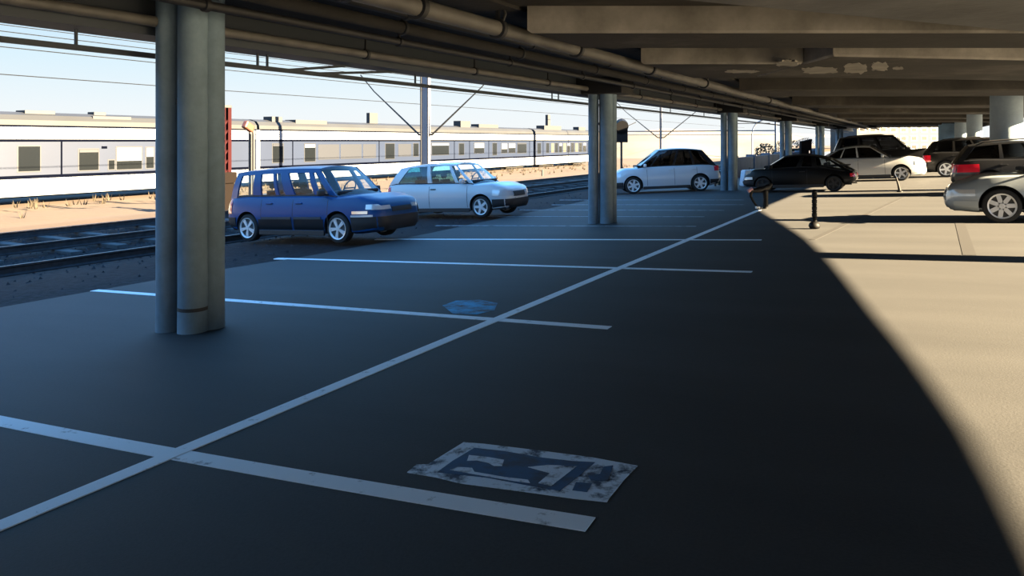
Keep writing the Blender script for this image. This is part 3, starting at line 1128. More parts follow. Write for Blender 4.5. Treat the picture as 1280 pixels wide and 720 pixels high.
def wheel_meshes(R, W, nsp, two, dark=False):
    key = (R, W, nsp, two, dark)
    if key in WHEELS:
        return WHEELS[key]
    bm = NB()
    r = R
    lathe(bm, [(r * .70, -W * .5), (r * .80, -W * .52), (r * .94, -W * .46), (r, -W * .34), (r, W * .34), (r * .94, W * .46), (r * .80, W * .52), (r * .70, W * .5)], 'Y', 36, cap=False)
    me1 = bpy.data.meshes.new('tyre')
    bmesh.ops.recalc_face_normals(bm, faces=bm.faces)
    bm.to_mesh(me1)
    bm.free()
    me1.materials.append(M['tyre'])
    for p in me1.polygons:
        p.use_smooth = True
    me1.set_sharp_from_angle(angle=math.radians(35))
    # rim: faces outward along +Y and -Y alike
    bm = NB()
    for s in (-1, 1):
        y = s * W * .5
        ring = [(r * .65, y), (r * .735, y + s * .012), (r * .735, y + s * .002), (r * .65, y - s * .02)]
        for k in range(36):
            a0, a1 = 2 * PI * k / 36, 2 * PI * (k + 1) / 36
            for (ra, ya), (rb, yb) in zip(ring, ring[1:]):
                bm.faces.new([bm.verts.new(v) for v in ((ra * math.cos(a0), ya, ra * math.sin(a0)), (ra * math.cos(a1), ya, ra * math.sin(a1)),
                                                       (rb * math.cos(a1), yb, rb * math.sin(a1)), (rb * math.cos(a0), yb, rb * math.sin(a0)))])
        hub = [bm.verts.new((r * .16 * math.cos(2 * PI * k / 16), y + s * .008, r * .16 * math.sin(2 * PI * k / 16))) for k in range(16)]
        hub2 = [bm.verts.new((r * .18 * math.cos(2 * PI * k / 16), y - s * .04, r * .18 * math.sin(2 * PI * k / 16))) for k in range(16)]
        bm.faces.new(hub if s > 0 else hub[::-1])
        for k in range(16):
            bm.faces.new((hub[k], hub[(k + 1) % 16], hub2[(k + 1) % 16], hub2[k]))
        for j in range(nsp):
            offs = (-.12, .12) if two else (0,)
            for q in offs:
                a = 2 * PI * j / nsp + .3 + q
                d = Vector((math.cos(a), 0, math.sin(a)))
                n = Vector((-math.sin(a), 0, math.cos(a)))
                w0, w1 = (r * .06, r * .055) if two else (r * .12, r * .115)
                pts = [d * r * .13 + n * w0, d * r * .68 + n * w1, d * r * .68 - n * w1, d * r * .13 - n * w0]
                slab4(bm, [p + Vector((0, y, 0)) for p in pts], (0, -s * .03, 0))
    bmesh.ops.remove_doubles(bm, verts=bm.verts, dist=1e-5)
    me2 = bpy.data.meshes.new('rim')
    bmesh.ops.recalc_face_normals(bm, faces=bm.faces)
    bm.to_mesh(me2)
    bm.free()
    me2.materials.append(M['plastic'] if dark else M['alloy'])
    bm = NB()
    lathe(bm, [(r * .69, -W * .36), (r * .69, W * .36)], 'Y', 28)
    me3 = bpy.data.meshes.new('rim_well')
    bmesh.ops.recalc_face_normals(bm, faces=bm.faces)
    bm.to_mesh(me3)
    bm.free()
    me3.materials.append(M['tyre'] if dark else M['rimdark'])
    WHEELS[key] = (me1, me2, me3)
    return WHEELS[key]


def car(label, loc, heading, sp, pm, group=None):
    """x forward, y left, z up, origin on the ground under the middle of the car"""
    rot = (Matrix.Rotation(-TILT, 3, 'Y') @ Matrix.Rotation(heading, 3, 'Z')).to_euler()
    root = thing(sp.get('name', 'car'), label, 'car', (loc[0], loc[1], (gz(loc[0]) if loc[0] > -10 else S * loc[0]) + loc[2]), rot, group)
    L, HW, R = sp['L'], sp['HW'], sp['R']
    xf, xr = sp['axles']
    top_t, bot_t, wid_t = sp['top'], sp['bot'], sp['wid']
    # ---- lower body
    bm = NB()
    xs = sorted(set([-L / 2 + L * i / 40 for i in range(41)] + [-L / 2 + .02, -L / 2 + .06, L / 2 - .02, L / 2 - .06]))
    rings = []
    for x in xs:
        zt, zb, w = smoothtab(top_t, x), smoothtab(bot_t, x), smoothtab(wid_t, x) * HW
        h = zt - zb
        half = [(0, zb), (w * .80, zb), (w * .95, zb + .05), (w * .985, zb + h * .22), (w * 1.0, zb + h * .42), (w * .995, zb + h * .60),
                (w * .985, zb + h * .70), (w * .955, zb + h * .86), (w * .925, zb + h * .96), (w * .86, zt + .004), (w * .5, zt + .022), (0, zt + .03)]
        ring = [(y, z) for y, z in half] + [(-y, z) for y, z in half[-2:0:-1]]
        rings.append([bm.verts.new((x, y, z)) for y, z in ring])
    n = len(rings[0])
    for A, B in zip(rings, rings[1:]):
        for k in range(n):
            bm.faces.new((A[k], A[(k + 1) % n], B[(k + 1) % n], B[k]))
    bm.faces.new(rings[0])
    bm.faces.new(rings[-1][::-1])
    body = obj('body', bm, [pm, M['interior']], None, smooth=38)
    cut = NB()
    for x in (xf, xr):
        for s in (-1, 1):
            lathe(cut, [(R * 1.17, s * (HW - .30)), (R * 1.17, s * (HW + .25))], 'Y', 36, x, 0, R + .01)
    bmesh.ops.recalc_face_normals(cut, faces=cut.faces)
    for f in cut.faces:
        f.material_index = 1
    cme = bpy.data.meshes.new('cut')
    cut.to_mesh(cme)
    cut.free()
    cme.materials.append(pm)
    cme.materials.append(M['interior'])
    co = bpy.data.objects.new('cut', cme)
    C.objects.link(co)
    md = body.modifiers.new('b', 'BOOLEAN')
    md.operation = 'DIFFERENCE'
    md.solver = 'EXACT'
    md.object = co
    dgp = bpy.context.evaluated_depsgraph_get()
    dgp.update()
    me = bpy.data.meshes.new_from_object(body.evaluated_get(dgp))
    body.modifiers.clear()
    old = body.data
    body.data = me
    me.name = 'body'
    bpy.data.meshes.remove(old)
    bpy.data.objects.remove(co)
    bpy.data.meshes.remove(cme)
    for p in me.polygons:
        p.use_smooth = True
    me.set_sharp_from_angle(angle=math.radians(38))
    body.parent = root

    def sidew(x, z):
        """outer half-width of the body at x, z"""
        zt, zb, w = smoothtab(top_t, x), smoothtab(bot_t, x), smoothtab(wid_t, x) * HW
        f = (z - zb) / max(.05, zt - zb)
        return w * interp([(0, .80), (.08, .95), (.22, .985), (.42, 1), (.60, .995), (.70, .985), (.86, .955), (.96, .925), (1, .86)], f)

    # ---- sills
    z0 = smoothtab(bot_t, 0)
    for s in (-1, 1):
        bm = NB()
        box(bm, xr + R * 1.2, xf - R * 1.2, s * (HW * .93), s * (HW * .985), z0 - .02, z0 + sp.get('sill', .09), .012)
        obj('sill', bm, sp.get('trimmat', M['plastic']), root)

    # ---- greenhouse
    xa, xrf, xrr, xd = sp['cab']            # windscreen foot, roof front, roof rear, tailgate glass foot
    ZR, WR, WB = sp['ZR'], sp['WR'], HW * .885
    arch = sp.get('arch', .035)

    def Bp(s, side, off=0.0):
        x = xa + (xd - xa) * s
        x2 = max(min(x, L / 2 - .3), -L / 2 + .08)
        z = smoothtab(top_t, x2) + .012
        return Vector((x, side * (min(WB, sidew(x2, z - .04)) - .012 + off), z - .02))

    def Rp(s, side, off=0.0):
        x = xrf + (xrr - xrf) * s
        z = ZR - arch * (2 * s - .8) ** 2 - sp.get('drop', 0) * s ** 3
        return Vector((x, side * (WR - .03 * abs(2 * s - 1) ** 3 + off), z))

    def SP(s0, s1, f, side, off=0.0):
        """point between belt (s0) and roof (s1), bulging outwards"""
        a, b = Bp(s0, side, off), Rp(s1, side, off)
        p = a.lerp(b, f)
        p.y += side * .035 * math.sin(PI * f)
        return p

    bm = NB()
    N = 14
    rows = []
    for i in range(N + 1):
        s = i / N
        a, b = Rp(s, 1), Rp(s, -1)
        row = []
        for k in range(9):
            f = k / 8
            p = a.lerp(b, f)
            p.z += .055 * (1 - (2 * f - 1) ** 2) - .01
            row.append(p)
        rows.append(row)
    T1 = [[bm.verts.new(p) for p in r_] for r_ in rows]
    T2 = [[bm.verts.new(p - Vector((0, 0, .035))) for p in r_] for r_ in rows]
    for i in range(N):
        for k in range(8):
            bm.faces.new((T1[i][k], T1[i][k + 1], T1[i + 1][k + 1], T1[i + 1][k]))
            bm.faces.new((T2[i][k], T2[i + 1][k], T2[i + 1][k + 1], T2[i][k + 1]))
        for k in (0, 8):
            bm.faces.new((T1[i][k], T1[i + 1][k], T2[i + 1][k], T2[i][k]))
    for i in (0, N):
        for k in range(8):
            bm.faces.new((T1[i][k], T2[i][k], T2[i][k + 1], T1[i][k + 1]))
    obj('roof', bm, sp.get('roofmat', pm), root, smooth=50)

    def side_strip(bm, sb0, sb1, sr0, sr1, f0, f1, side, th=.045, nf=6):
        A = []
        for i in range(nf + 1):
            f = f0 + (f1 - f0) * i / nf
            p, q = SP(sb0, sr0, f, side), SP(sb1, sr1, f, side)
            inn = Vector((0, -side * th, 0))
            A.append([bm.verts.new(v) for v in (p, q, q + inn, p + inn)])
        for P, Q in zip(A, A[1:]):
            for k in range(4):
                bm.faces.new((P[k], P[(k + 1) % 4], Q[(k + 1) % 4], Q[k]))
        bm.faces.new(A[0][::-1])
        bm.faces.new(A[-1])

    for side in (-1, 1):
        bm = NB()
        for (b0, b1, r0, r1) in sp['pillars']:
            side_strip(bm, b0, b1, r0, r1, 0, 1, side)
        bm2 = NB()
        # header rail along the roof edge, in short lengths
        K = 10
        for i in range(K):
            a, b = i / K, (i + 1) / K
            side_strip(bm, a, b, a, b, sp.get('header', .91), 1.0, side, nf=2)
            side_strip(bm2, a, b, a, b, 0.0, .06, side, th=.03, nf=1)
        obj('pillar_frame', bm, sp.get('pillarmat', pm), root, smooth=40)
        obj('window_seal', bm2, M['plastic'], root, smooth=40)
        for (b0, b1, r0, r1, gm) in sp['windows']:
            bm = NB()
            rows = []
            for i in range(7):
                f = .02 + .95 * i / 6
                rows.append([SP(b0 + (b1 - b0) * k / 4, r0 + (r1 - r0) * k / 4, f, side, -.016) for k in range(5)])
            T1 = [[bm.verts.new(p) for p in r_] for r_ in rows]
            for i in range(6):
                for k in range(4):
                    bm.faces.new((T1[i][k], T1[i][k + 1], T1[i + 1][k + 1], T1[i + 1][k]))
            obj('side_window', bm, gm, root, smooth=60)
    # windscreen and rear glass
    for nm, s, gm in (('windscreen', 0.0, sp.get('wsglass', M['glass'])), ('rear_window', 1.0, sp.get('rglass', M['glass']))):
        bm = NB()
        rows = []
        sgn = 1 if s == 0 else -1
        for i in range(7):
            f = i / 6
            a, b = Bp(s, 1).lerp(Rp(s, 1), f), Bp(s, -1).lerp(Rp(s, -1), f)
            row = []
            for k in range(9):
                g = k / 8
                p = a.lerp(b, g)
                c = 1 - (2 * g - 1) ** 2
                p.x += sgn * (.10 * c * (1 - f) + .05 * c * f) + sgn * .02 * math.sin(PI * f) - sgn * .015
                p.z += .035 * c * f
                p.y *= .975
                row.append(p)
            rows.append(row)
        T1 = [[bm.verts.new(p) for p in r_] for r_ in rows]
        for i in range(6):
            for k in range(8):
                bm.faces.new((T1[i][k], T1[i][k + 1], T1[i + 1][k + 1], T1[i + 1][k]))
        obj(nm, bm, gm, root, smooth=60)
    # tailgate rim or A-pillars are in 'pillars'; close the tail below the glass when it is set in from the body
    # ---- interior
    bm = NB()
    zi = smoothtab(top_t, 0) + .034
    box(bm, xd + .15, xa - .12, -WB * .86, WB * .86, zi - .05, zi - .004, .01)
    box(bm, xa - .45, xa - .02, -WB * .84, WB * .84, zi - .04, zi + .045, .03)
    obj('dashboard', bm, M['interior'], root)
    seats = []
    xs0 = xa - (xa - xd) * .40
    rowsx = [xs0, xs0 - .88] if (xa - xd) > 2.2 else [xs0, xs0 - .8]
    for sx in rowsx:
        for sy in (-.36, .36):
            bm = NB()
            box(bm, sx - .07, sx + .05, sy - .21, sy + .21, zi - .05, zi + .09, .035)
            box(bm, sx - .08, sx + .0, sy - .12, sy + .12, zi + .13, zi + .26, .035)
            box(bm, sx - .05, sx - .03, sy - .06, sy - .04, zi + .1, zi + .2)
            box(bm, sx - .05, sx - .03, sy + .04, sy + .06, zi + .1, zi + .2)
            obj('seat', bm, M['seat'], root, smooth=40)
    bm = NB()
    cx, cy, cz = xa - .62, .36, zi + .07
    tilt = .42
    pts = [(cx + .19 * math.sin(a) * math.sin(tilt), cy + .19 * math.cos(a), cz + .19 * math.sin(a) * math.cos(tilt)) for a in [2 * PI * k / 20 for k in range(21)]]
    tube(bm, pts, .015, 6)
    tube(bm, [(cx, cy - .18, cz), (cx, cy + .18, cz)], .018, 6)
    obj('steering_wheel', bm, M['seat'], root, smooth=60)

    # ---- wheels
    m1, m2, m3 = wheel_meshes(R, sp.get('TW', .2), sp.get('spokes', 5), sp.get('twin', False), sp.get('darkrim', False))
    for x in (xf, xr):
        for s in (-1, 1):
            w = inst('wheel', m1, root, (x, s * (HW - .125), R), (0, .35 * s + x, 0))
            inst('rim', m2, w)
            inst('rim_well', m3, w)

    # ---- lamps, plates, bumpers, grille
    def patch(name, m, x0, x1, z0, z1, side, thick=.012, end=0, nx=5, nz=3):
        """a panel laid on the body side between x0..x1, z0..z1"""
        bm = NB()
        A, B = [], []
        for i in range(nx + 1):
            x = x0 + (x1 - x0) * i / nx
            ra, rb = [], []
            for k in range(nz + 1):
                z = z0(x) + (z1(x) - z0(x)) * k / nz if callable(z0) else z0 + (z1 - z0) * k / nz
                y = sidew(x, z)
                ra.append(bm.verts.new((x, side * (y + thick), z)))
                rb.append(bm.verts.new((x, side * (y - .02), z)))
            A.append(ra)
            B.append(rb)
        for i in range(nx):
            for k in range(nz):
                bm.faces.new((A[i][k], A[i + 1][k], A[i + 1][k + 1], A[i][k + 1]))
                bm.faces.new((B[i][k], B[i][k + 1], B[i + 1][k + 1], B[i + 1][k]))
            bm.faces.new((A[i][0], B[i][0], B[i + 1][0], A[i + 1][0]))
            bm.faces.new((A[i][nz], A[i + 1][nz], B[i + 1][nz], B[i][nz]))
        for i in (0, nx):
            for k in range(nz):
                bm.faces.new((A[i][k], A[i][k + 1], B[i][k + 1], B[i][k]))
        return obj(name, bm, m, root, smooth=50)

    def endpatch(name, m, front, y0, y1, z0, z1, thick=.012, ny=5, nz=2):
        """a panel laid on the nose or tail"""
        sg = 1 if front else -1

        def ex(y, z):
            lo, hi = 0.0, L / 2
            for _ in range(22):
                mid = (lo + hi) / 2
                x = sg * mid
                inside = smoothtab(bot_t, x) <= z <= smoothtab(top_t, x) + .02 and sidew(x, z) >= abs(y)
                if inside:
                    lo = mid
                else:
                    hi = mid
            return sg * lo
        bm = NB()
        A, B = [], []
        for i in range(ny + 1):
            y = y0 + (y1 - y0) * i / ny
            ra, rb = [], []
            for k in range(nz + 1):
                z = z0 + (z1 - z0) * k / nz
                x = ex(y, z)
                ra.append(bm.verts.new((x + sg * thick, y, z)))
                rb.append(bm.verts.new((x - sg * .05, y, z)))
            A.append(ra)
            B.append(rb)
        for i in range(ny):
            for k in range(nz):
                bm.faces.new((A[i][k], A[i + 1][k], A[i + 1][k + 1], A[i][k + 1]))
                bm.faces.new((B[i][k], B[i][k + 1], B[i + 1][k + 1], B[i + 1][k]))
            bm.faces.new((A[i][0], B[i][0], B[i + 1][0], A[i + 1][0]))
            bm.faces.new((A[i][nz], A[i + 1][nz], B[i + 1][nz], B[i][nz]))
        for i in (0, ny):
            for k in range(nz):
                bm.faces.new((A[i][k], A[i][k + 1], B[i][k + 1], B[i][k]))
        return obj(name, bm, m, root, smooth=50)

    hz0, hz1 = sp['head']
    tz0, tz1 = sp['tail']
    hl = sp.get('headlen', .32)
    tl = sp.get('taillen', .2)
    for s in (-1, 1):
        patch('headlight', M['lens'], L / 2 - hl - .06, L / 2 - .05, lambda x: hz0 + .01, lambda x: min(hz1, smoothtab(top_t, x) - .015), s)
        endpatch('headlight', M['lens'], True, s * HW * .42, s * HW * .86, hz0, hz1 - .03)
        patch('taillight', M['red_lens'], -L / 2 + .05, -L / 2 + .05 + tl, tz0, tz1, s)
        endpatch('taillight', M['red_lens'], False, s * HW * .55, s * HW * .88, tz0, tz1)
        # door handle, mirror, seams
        for hx in sp.get('handles', (.0,)):
            z = smoothtab(top_t, hx) - .15
            bm = NB()
            y = sidew(hx, z)
            box(bm, hx - .09, hx + .09, s * (y - .01), s * (y + .03), z - .014, z + .014, .008)
            obj('door_handle', bm, sp.get('handlemat', pm), root)
        mx = xa - .30
        z = smoothtab(top_t, mx) + .07
        bm = NB()
        y = sidew(mx, z - .12)
        box(bm, mx - .05, mx + .06, s * (y + .02), s * (y + .19), z - .06, z + .07, .03)
        box(bm, mx - .02, mx + .03, s * (y - .1), s * (y + .05), z - .05, z - .02, .01)
        obj('mirror', bm, sp.get('mirrormat', pm), root, smooth=50)
        for sx in sp['seams']:
            bm = NB()
            zt, zb = smoothtab(top_t, sx) - .01, smoothtab(bot_t, sx) + .1
            pts = [Vector((sx + (.0), s * (sidew(sx, zb + (zt - zb) * k / 10) - .004), zb + (zt - zb) * k / 10)) for k in range(11)]
            for p, q in zip(pts, pts[1:]):
                bar(bm, p, q, .012, .012)
            obj('door_seam', bm, M['plastic'], root)
        if 'mould' in sp:
            mz, mm = sp['mould']
            for x0, x1 in sp['mouldx']:
                patch('side_moulding', mm, x0, x1, mz, mz + .05, s, thick=.016, nz=1)
    g0, g1 = sp['grille']
    endpatch('grille', M['plastic'], True, -HW * .38, HW * .38, g0, g1)
    b0, b1 = sp.get('lowgrille', (.24, .38))
    endpatch('lower_grille', M['plastic'], True, -HW * .62, HW * .62, b0, b1)
    endpatch('number_plate', M['plate'], True, -.26, .26, b1 + .03, b1 + .14, .02)
    endpatch('number_plate', M['plate'], False, -.26, .26, sp.get('plate', .62), sp.get('plate', .62) + .11, .02)
    if sp.get('bumper'):
        bz0, bz1 = sp['bumper']
        for fr in (True, False):
            endpatch('bumper', sp.get('bumpermat', M['plastic']), fr, -HW * .90, HW * .90, bz0, bz1, .025, 12, 3)
            x0, x1 = (xf + R * 1.2, L / 2 - .12) if fr else (-L / 2 + .12, xr - R * 1.2)
            for s in (-1, 1):
                patch('bumper_corner', sp.get('bumpermat', M['plastic']), x0, x1, bz0, bz1, s, thick=.02)
    if sp.get('clad'):  # dark panels laid over the lower doors
        for s in (-1, 1):
            for nm, x0, x1 in (('rear', xr + R * 1.2, -.09), ('front', -.03, xf - R * 1.2)):
                patch('dark_lower_panel', P_DARK, x0, x1, smoothtab(bot_t, 0) + .03, sp['clad'], s, thick=.01, nz=4)
    if sp.get('roofrails'):
        for s in (-1, 1):
            bm = NB()
            pts = []
            for k in range(9):
                p = Rp(.12 + .8 * k / 8, s, -.05)
                pts.append(p + Vector((0, 0, .065 if 0 < k < 8 else .0)))
            tube(bm, pts, .018, 8)
            obj('roof_rail', bm, M['plastic'], root, smooth=50)
    if sp.get('badge'):
        x0, x1, z0_, z1_ = sp['badge']
        patch('side_decal', M['chrome'], x0, x1, z0_, z1_, -1, thick=.008, nz=1)
        patch('side_decal', M['lens'], x0 - .03, x1 + .1, z0_ - .09, z1_ - .08, -1, thick=.008, nz=1)
    bm = NB()
    tube(bm, [(-L / 2 + .35, -.4, .24), (-L / 2 + .02, -.4, .24)], .03, 10)
    obj('exhaust_pipe', bm, M['iron'], root, smooth=50)
    return root


P_BLUE = paint('dark_blue_paint', (0.004, 0.052, 0.17), 0.0, 0.3, 0.1, 0.25)
P_WHITE = paint('white_car_paint', (0.44, 0.455, 0.48), 0.0, 0.3)
P_WHITE2 = paint('white_suv_paint', (0.50, 0.52, 0.55), 0.0, 0.28)
P_SILVER = paint('silver_paint', (0.30, 0.345, 0.39), 0.3, 0.34)
P_SILVER2 = paint('pale_silver_paint', (0.40, 0.41, 0.42), 0.2, 0.35)
P_BLACK = mat('black_car_paint', (0.0025, 0.0025, 0.003), 0.4, 0.0, 0.0, 0.25)
P_DARK = paint('charcoal_paint', (0.016, 0.017, 0.020), 0.3, 0.3)
P_DARK2 = paint('soft_black_paint', (0.008, 0.008, 0.010), 0.1, 0.3, .6)
G_, GB, GD = M['glass'], M['glass_blue'], M['glass_dark']


def tables(L, belt, hood, nose, tailtop, xa, xd, hoodx=None, tail_z=None, clear=.19):
    """standard profiles: nose rounding, hood, belt line, tail"""
    h = L / 2
    top = [(-h, tail_z if tail_z else tailtop - .22), (-h + .05, (tail_z + .16) if tail_z else tailtop - .06), (-h + .16, tailtop), (xd, tailtop + .01 if xd > -h + .3 else tailtop)]
    top = [p for i, p in enumerate(top) if i < 3 or p[0] > -h + .25]
    top += [((xa + xd) / 2 - .2, belt + .01), (xa - .25, belt - .005), (xa, belt - .03), ((xa + h) / 2, (belt + hood) / 2 + .02), (h - .32, hood), (h - .12, nose + .05), (h - .04, nose - .06), (h, nose - .16)]
    top.sort()
    bot = [(-h, .42), (-h + .06, .33), (-h + .22, .26), (-h + .6, clear), (h - .6, clear), (h - .22, .22), (h - .06, .25), (h, .34)]
    wid = [(-h, .78), (-h + .05, .86), (-h + .18, .935), (-h + .6, .985), (-.3, 1.0), (h - 1.0, .995), (h - .5, .955), (h - .22, .88), (h - .08, .77), (h, .62)]
    return top, bot, wid


def spec(**k):
    k['top'], k['bot'], k['wid'] = tables(k['L'], k['belt'], k['hood'], k['nose'], k['tailtop'], k['cab'][0], k['cab'][3], tail_z=k.get('tail_z'), clear=k.get('clear', .19))
    return k


# dark blue people carrier
car('dark blue people carrier with a blue roof parked nose right behind the first pillar', (-11.72, 12.72, 0), 0, spec(
    L=4.40, HW=.86, R=.305, axles=(1.17, -1.45), belt=.98, hood=.90, nose=.80, tailtop=.96, tail_z=.62,
    cab=(1.12, .52, -1.92, -2.10), ZR=1.58, WR=.64, arch=.03, head=(.68, .79), tail=(.62, .95), grille=(.62, .72), headlen=.26,
    pillars=[(0, .06, 0, .045), (.145, .19, .075, .12), (.365, .45, .36, .45), (.51, .54, .51, .54), (.68, .76, .68, .76), (.92, 1.0, .92, 1.0)],
    windows=[(.06, .145, .045, .075, G_), (.19, .365, .12, .36, G_), (.45, .51, .45, .51, G_), (.54, .68, .54, .68, G_), (.76, .92, .76, .92, G_)], header=.84,
    handles=(.12, -.75), seams=(.92, -.06, -1.0), mould=(.50, M['steel_blue']), mouldx=((-.98, -.1), (-.02, .75)), spokes=5, twin=True,
    bumper=(.24, .54), bumpermat=M['plastic'], clad=.50,  badge=(1.56, 1.92, .60, .66), mirrormat=M['plastic']), P_BLUE)

# white hatchback
car('small white hatchback parked nose right beside the dark blue people carrier', (-11.95, 18.62, 0), 0, spec(
    L=4.15, HW=.84, R=.30, axles=(1.28, -1.17), belt=.95, hood=.86, nose=.76, tailtop=.95, tail_z=.62,
    cab=(1.05, .40, -1.55, -1.95), ZR=1.52, WR=.61, drop=.03, head=(.58, .75), tail=(.62, .9), grille=(.56, .70), headlen=.36,
    pillars=[(0, .045, 0, .03), (.17, .20, .09, .13), (.47, .52, .45, .50), (.88, 1.0, .80, 1.0)],
    windows=[(.045, .17, .03, .09, G_), (.20, .47, .13, .45, G_), (.52, .88, .50, .80, GB)],
    handles=(-.28,), seams=(.86, -.42), spokes=5, bumper=(.24, .50), bumpermat=M['plastic'], handlemat=M['plastic'], rglass=GB), P_WHITE)

# white car facing the railway
HSUV = PI + math.radians(27)
car('white estate car with dark windows facing the railway, left of the third pillar', (-9.14, 29.55, 0), HSUV, spec(
    L=4.30, HW=.87, R=.325, axles=(1.30, -1.31), belt=1.02, hood=.88, nose=.74, tailtop=.98, tail_z=.60,
    cab=(1.12, .20, -1.50, -2.0), ZR=1.70, WR=.61, drop=.035, arch=.045, roofmat=P_DARK2, pillarmat=P_DARK2, head=(.66, .84), tail=(.78, .98), taillen=.22, grille=(.62, .78),
    pillars=[(0, .04, 0, .03), (.15, .17, .06, .09), (.44, .47, .42, .45), (.70, .73, .68, .71), (.92, 1.0, .86, 1.0)],
    windows=[(.04, .15, .03, .06, GD), (.17, .44, .09, .42, GD), (.47, .70, .45, .68, GD), (.73, .92, .71, .86, GD)],
    handles=(-.2, -1.1), seams=(.75, -.32, -1.2), spokes=6, bumper=(.26, .46), wsglass=GD, rglass=GD), P_WHITE2)

# black small car, nose towards the railway
car('low black hatchback standing half in sun left of the pale silver saloon', (-3.80, 28.45, 0), PI, spec(
    L=3.72, HW=.82, R=.27, axles=(1.12, -1.20), belt=.84, hood=.72, nose=.58, tailtop=.66, tail_z=.48,
    cab=(1.12, .42, -1.10, -1.80), ZR=1.27, WR=.58, drop=.07, head=(.46, .56), tail=(.50, .60), taillen=.10, grille=(.40, .50), arch=.07,
    pillars=[(0, .05, 0, .04), (.38, .44, .40, .46), (.56, .62, .60, .68), (.93, 1.0, .90, 1.0)],
    windows=[(.05, .38, .04, .40, GD), (.44, .56, .46, .60, GD), (.62, .93, .68, .90, G_)],
    handles=(-.2,), seams=(.8, -.35), spokes=5, bumper=(.22, .42), rglass=G_, wsglass=GD, darkrim=True, handlemat=M['plastic']), P_BLACK)

# pale silver saloon in the sun
car('pale silver saloon parked nose right in the sun behind the black hatchback', (-2.12, 35.4, 0), 0, spec(
    L=4.6, HW=.86, R=.315, axles=(1.40, -1.30), belt=.98, hood=.92, nose=.80, tailtop=.98, tail_z=.62,
    cab=(1.05, .28, -.95, -1.72), ZR=1.48, WR=.60, drop=.05, arch=.05, head=(.64, .80), tail=(.70, .92), grille=(.60, .74), pillarmat=P_SILVER2,
    pillars=[(0, .045, 0, .04), (.43, .46, .40, .44), (.68, .70, .76, .79), (.93, 1.0, .92, 1.0)],
    windows=[(.045, .43, .04, .40, GD), (.46, .68, .44, .76, GD), (.70, .93, .79, .92, GD)],
    handles=(-.2, -1.05), seams=(.82, -.18, -1.05), spokes=5, bumper=(.24, .46), bumpermat=P_SILVER2, wsglass=GD, rglass=GD), P_SILVER2)

# tall dark vehicle behind it
car('tall dark off-roader with roof rails parked behind the pale silver saloon', (-1.55, 40.7, 0), 0, spec(
    L=4.7, HW=.90, R=.36, axles=(1.42, -1.38), belt=1.22, hood=1.16, nose=1.04, tailtop=1.20, tail_z=.75, clear=.26,
    cab=(1.15, .45, -1.9, -2.2), ZR=1.93, WR=.66, head=(.84, 1.02), tail=(.8, 1.12), grille=(.78, 1.0), roofrails=True,
    pillars=[(0, .045, 0, .04), (.36, .39, .34, .37), (.62, .65, .62, .65), (.93, 1.0, .93, 1.0)],
    windows=[(.045, .36, .04, .34, GD), (.39, .62, .37, .62, GD), (.65, .93, .65, .93, GD)],
    handles=(-.1, -1.0), seams=(.9, -.05, -1.05), spokes=5, bumper=(.3, .6)), P_DARK2)

# black cars on the right, tails to the left
car('black off-roader with its tail towards the silver saloon, half hidden by a nearer dark car', (2.28, 37.85, 0), 0, spec(
    L=4.5, HW=.90, R=.345, axles=(1.36, -1.34), belt=1.03, hood=.98, nose=.88, tailtop=1.02, tail_z=.62, clear=.22,
    cab=(1.08, .40, -1.75, -2.12), ZR=1.60, WR=.64, drop=.05, head=(.72, .88), tail=(.68, .96), taillen=.30, grille=(.64, .82), roofrails=True,
    pillars=[(0, .045, 0, .04), (.37, .40, .36, .39), (.64, .67, .64, .67), (.91, 1.0, .90, 1.0)],
    windows=[(.045, .37, .04, .36, GD), (.40, .64, .39, .64, GD), (.67, .91, .67, .90, GD)],
    handles=(-.1, -1.0), seams=(.85, -.1, -1.05), spokes=5, bumper=(.28, .52), wsglass=GD, rglass=GD), P_BLACK)
car('charcoal estate car with roof rails and bright red tail lamp behind the silver car nose', (3.03, 25.45, 0), 0, spec(
    L=4.5, HW=.88, R=.33, axles=(1.36, -1.34), belt=.98, hood=.92, nose=.82, tailtop=.98, tail_z=.60,
    cab=(1.05, .35, -1.80, -2.14), ZR=1.47, WR=.64, drop=.04, head=(.68, .84), tail=(.66, .88), taillen=.62, grille=(.6, .78), roofrails=True,
    pillars=[(0, .045, 0, .04), (.37, .40, .36, .39), (.64, .67, .64, .67), (.93, 1.0, .92, 1.0)],
    windows=[(.045, .37, .04, .36, G_), (.40, .64, .39, .64, GD), (.67, .93, .67, .92, GD)],
    handles=(-.1, -1.0), seams=(.85, -.1, -1.05), spokes=5, bumper=(.26, .50), bumpermat=P_DARK, rglass=GD), P_DARK)

# silver car at the right edge
car('silver saloon at the right edge of view, nose pointing left', (2.66, 17.50, 0), PI, spec(
    L=4.45, HW=.87, R=.32, axles=(1.33, -1.34), belt=.92, hood=.76, nose=.64, tailtop=.96, tail_z=.62,
    cab=(.98, .22, -1.1, -1.8), ZR=1.45, WR=.60, drop=.05, arch=.05, head=(.50, .64), tail=(.70, .90), grille=(.46, .58), headlen=.42,
    pillars=[(0, .045, 0, .04), (.43, .46, .40, .44), (.68, .70, .76, .79), (.93, 1.0, .92, 1.0)],
    windows=[(.045, .43, .04, .40, G_), (.46, .68, .44, .76, G_), (.70, .93, .79, .92, G_)],
    handles=(-.2, -1.05), seams=(.78, -.22, -1.1), spokes=7, TW=.21, bumper=(.22, .42), bumpermat=P_SILVER), P_SILVER)

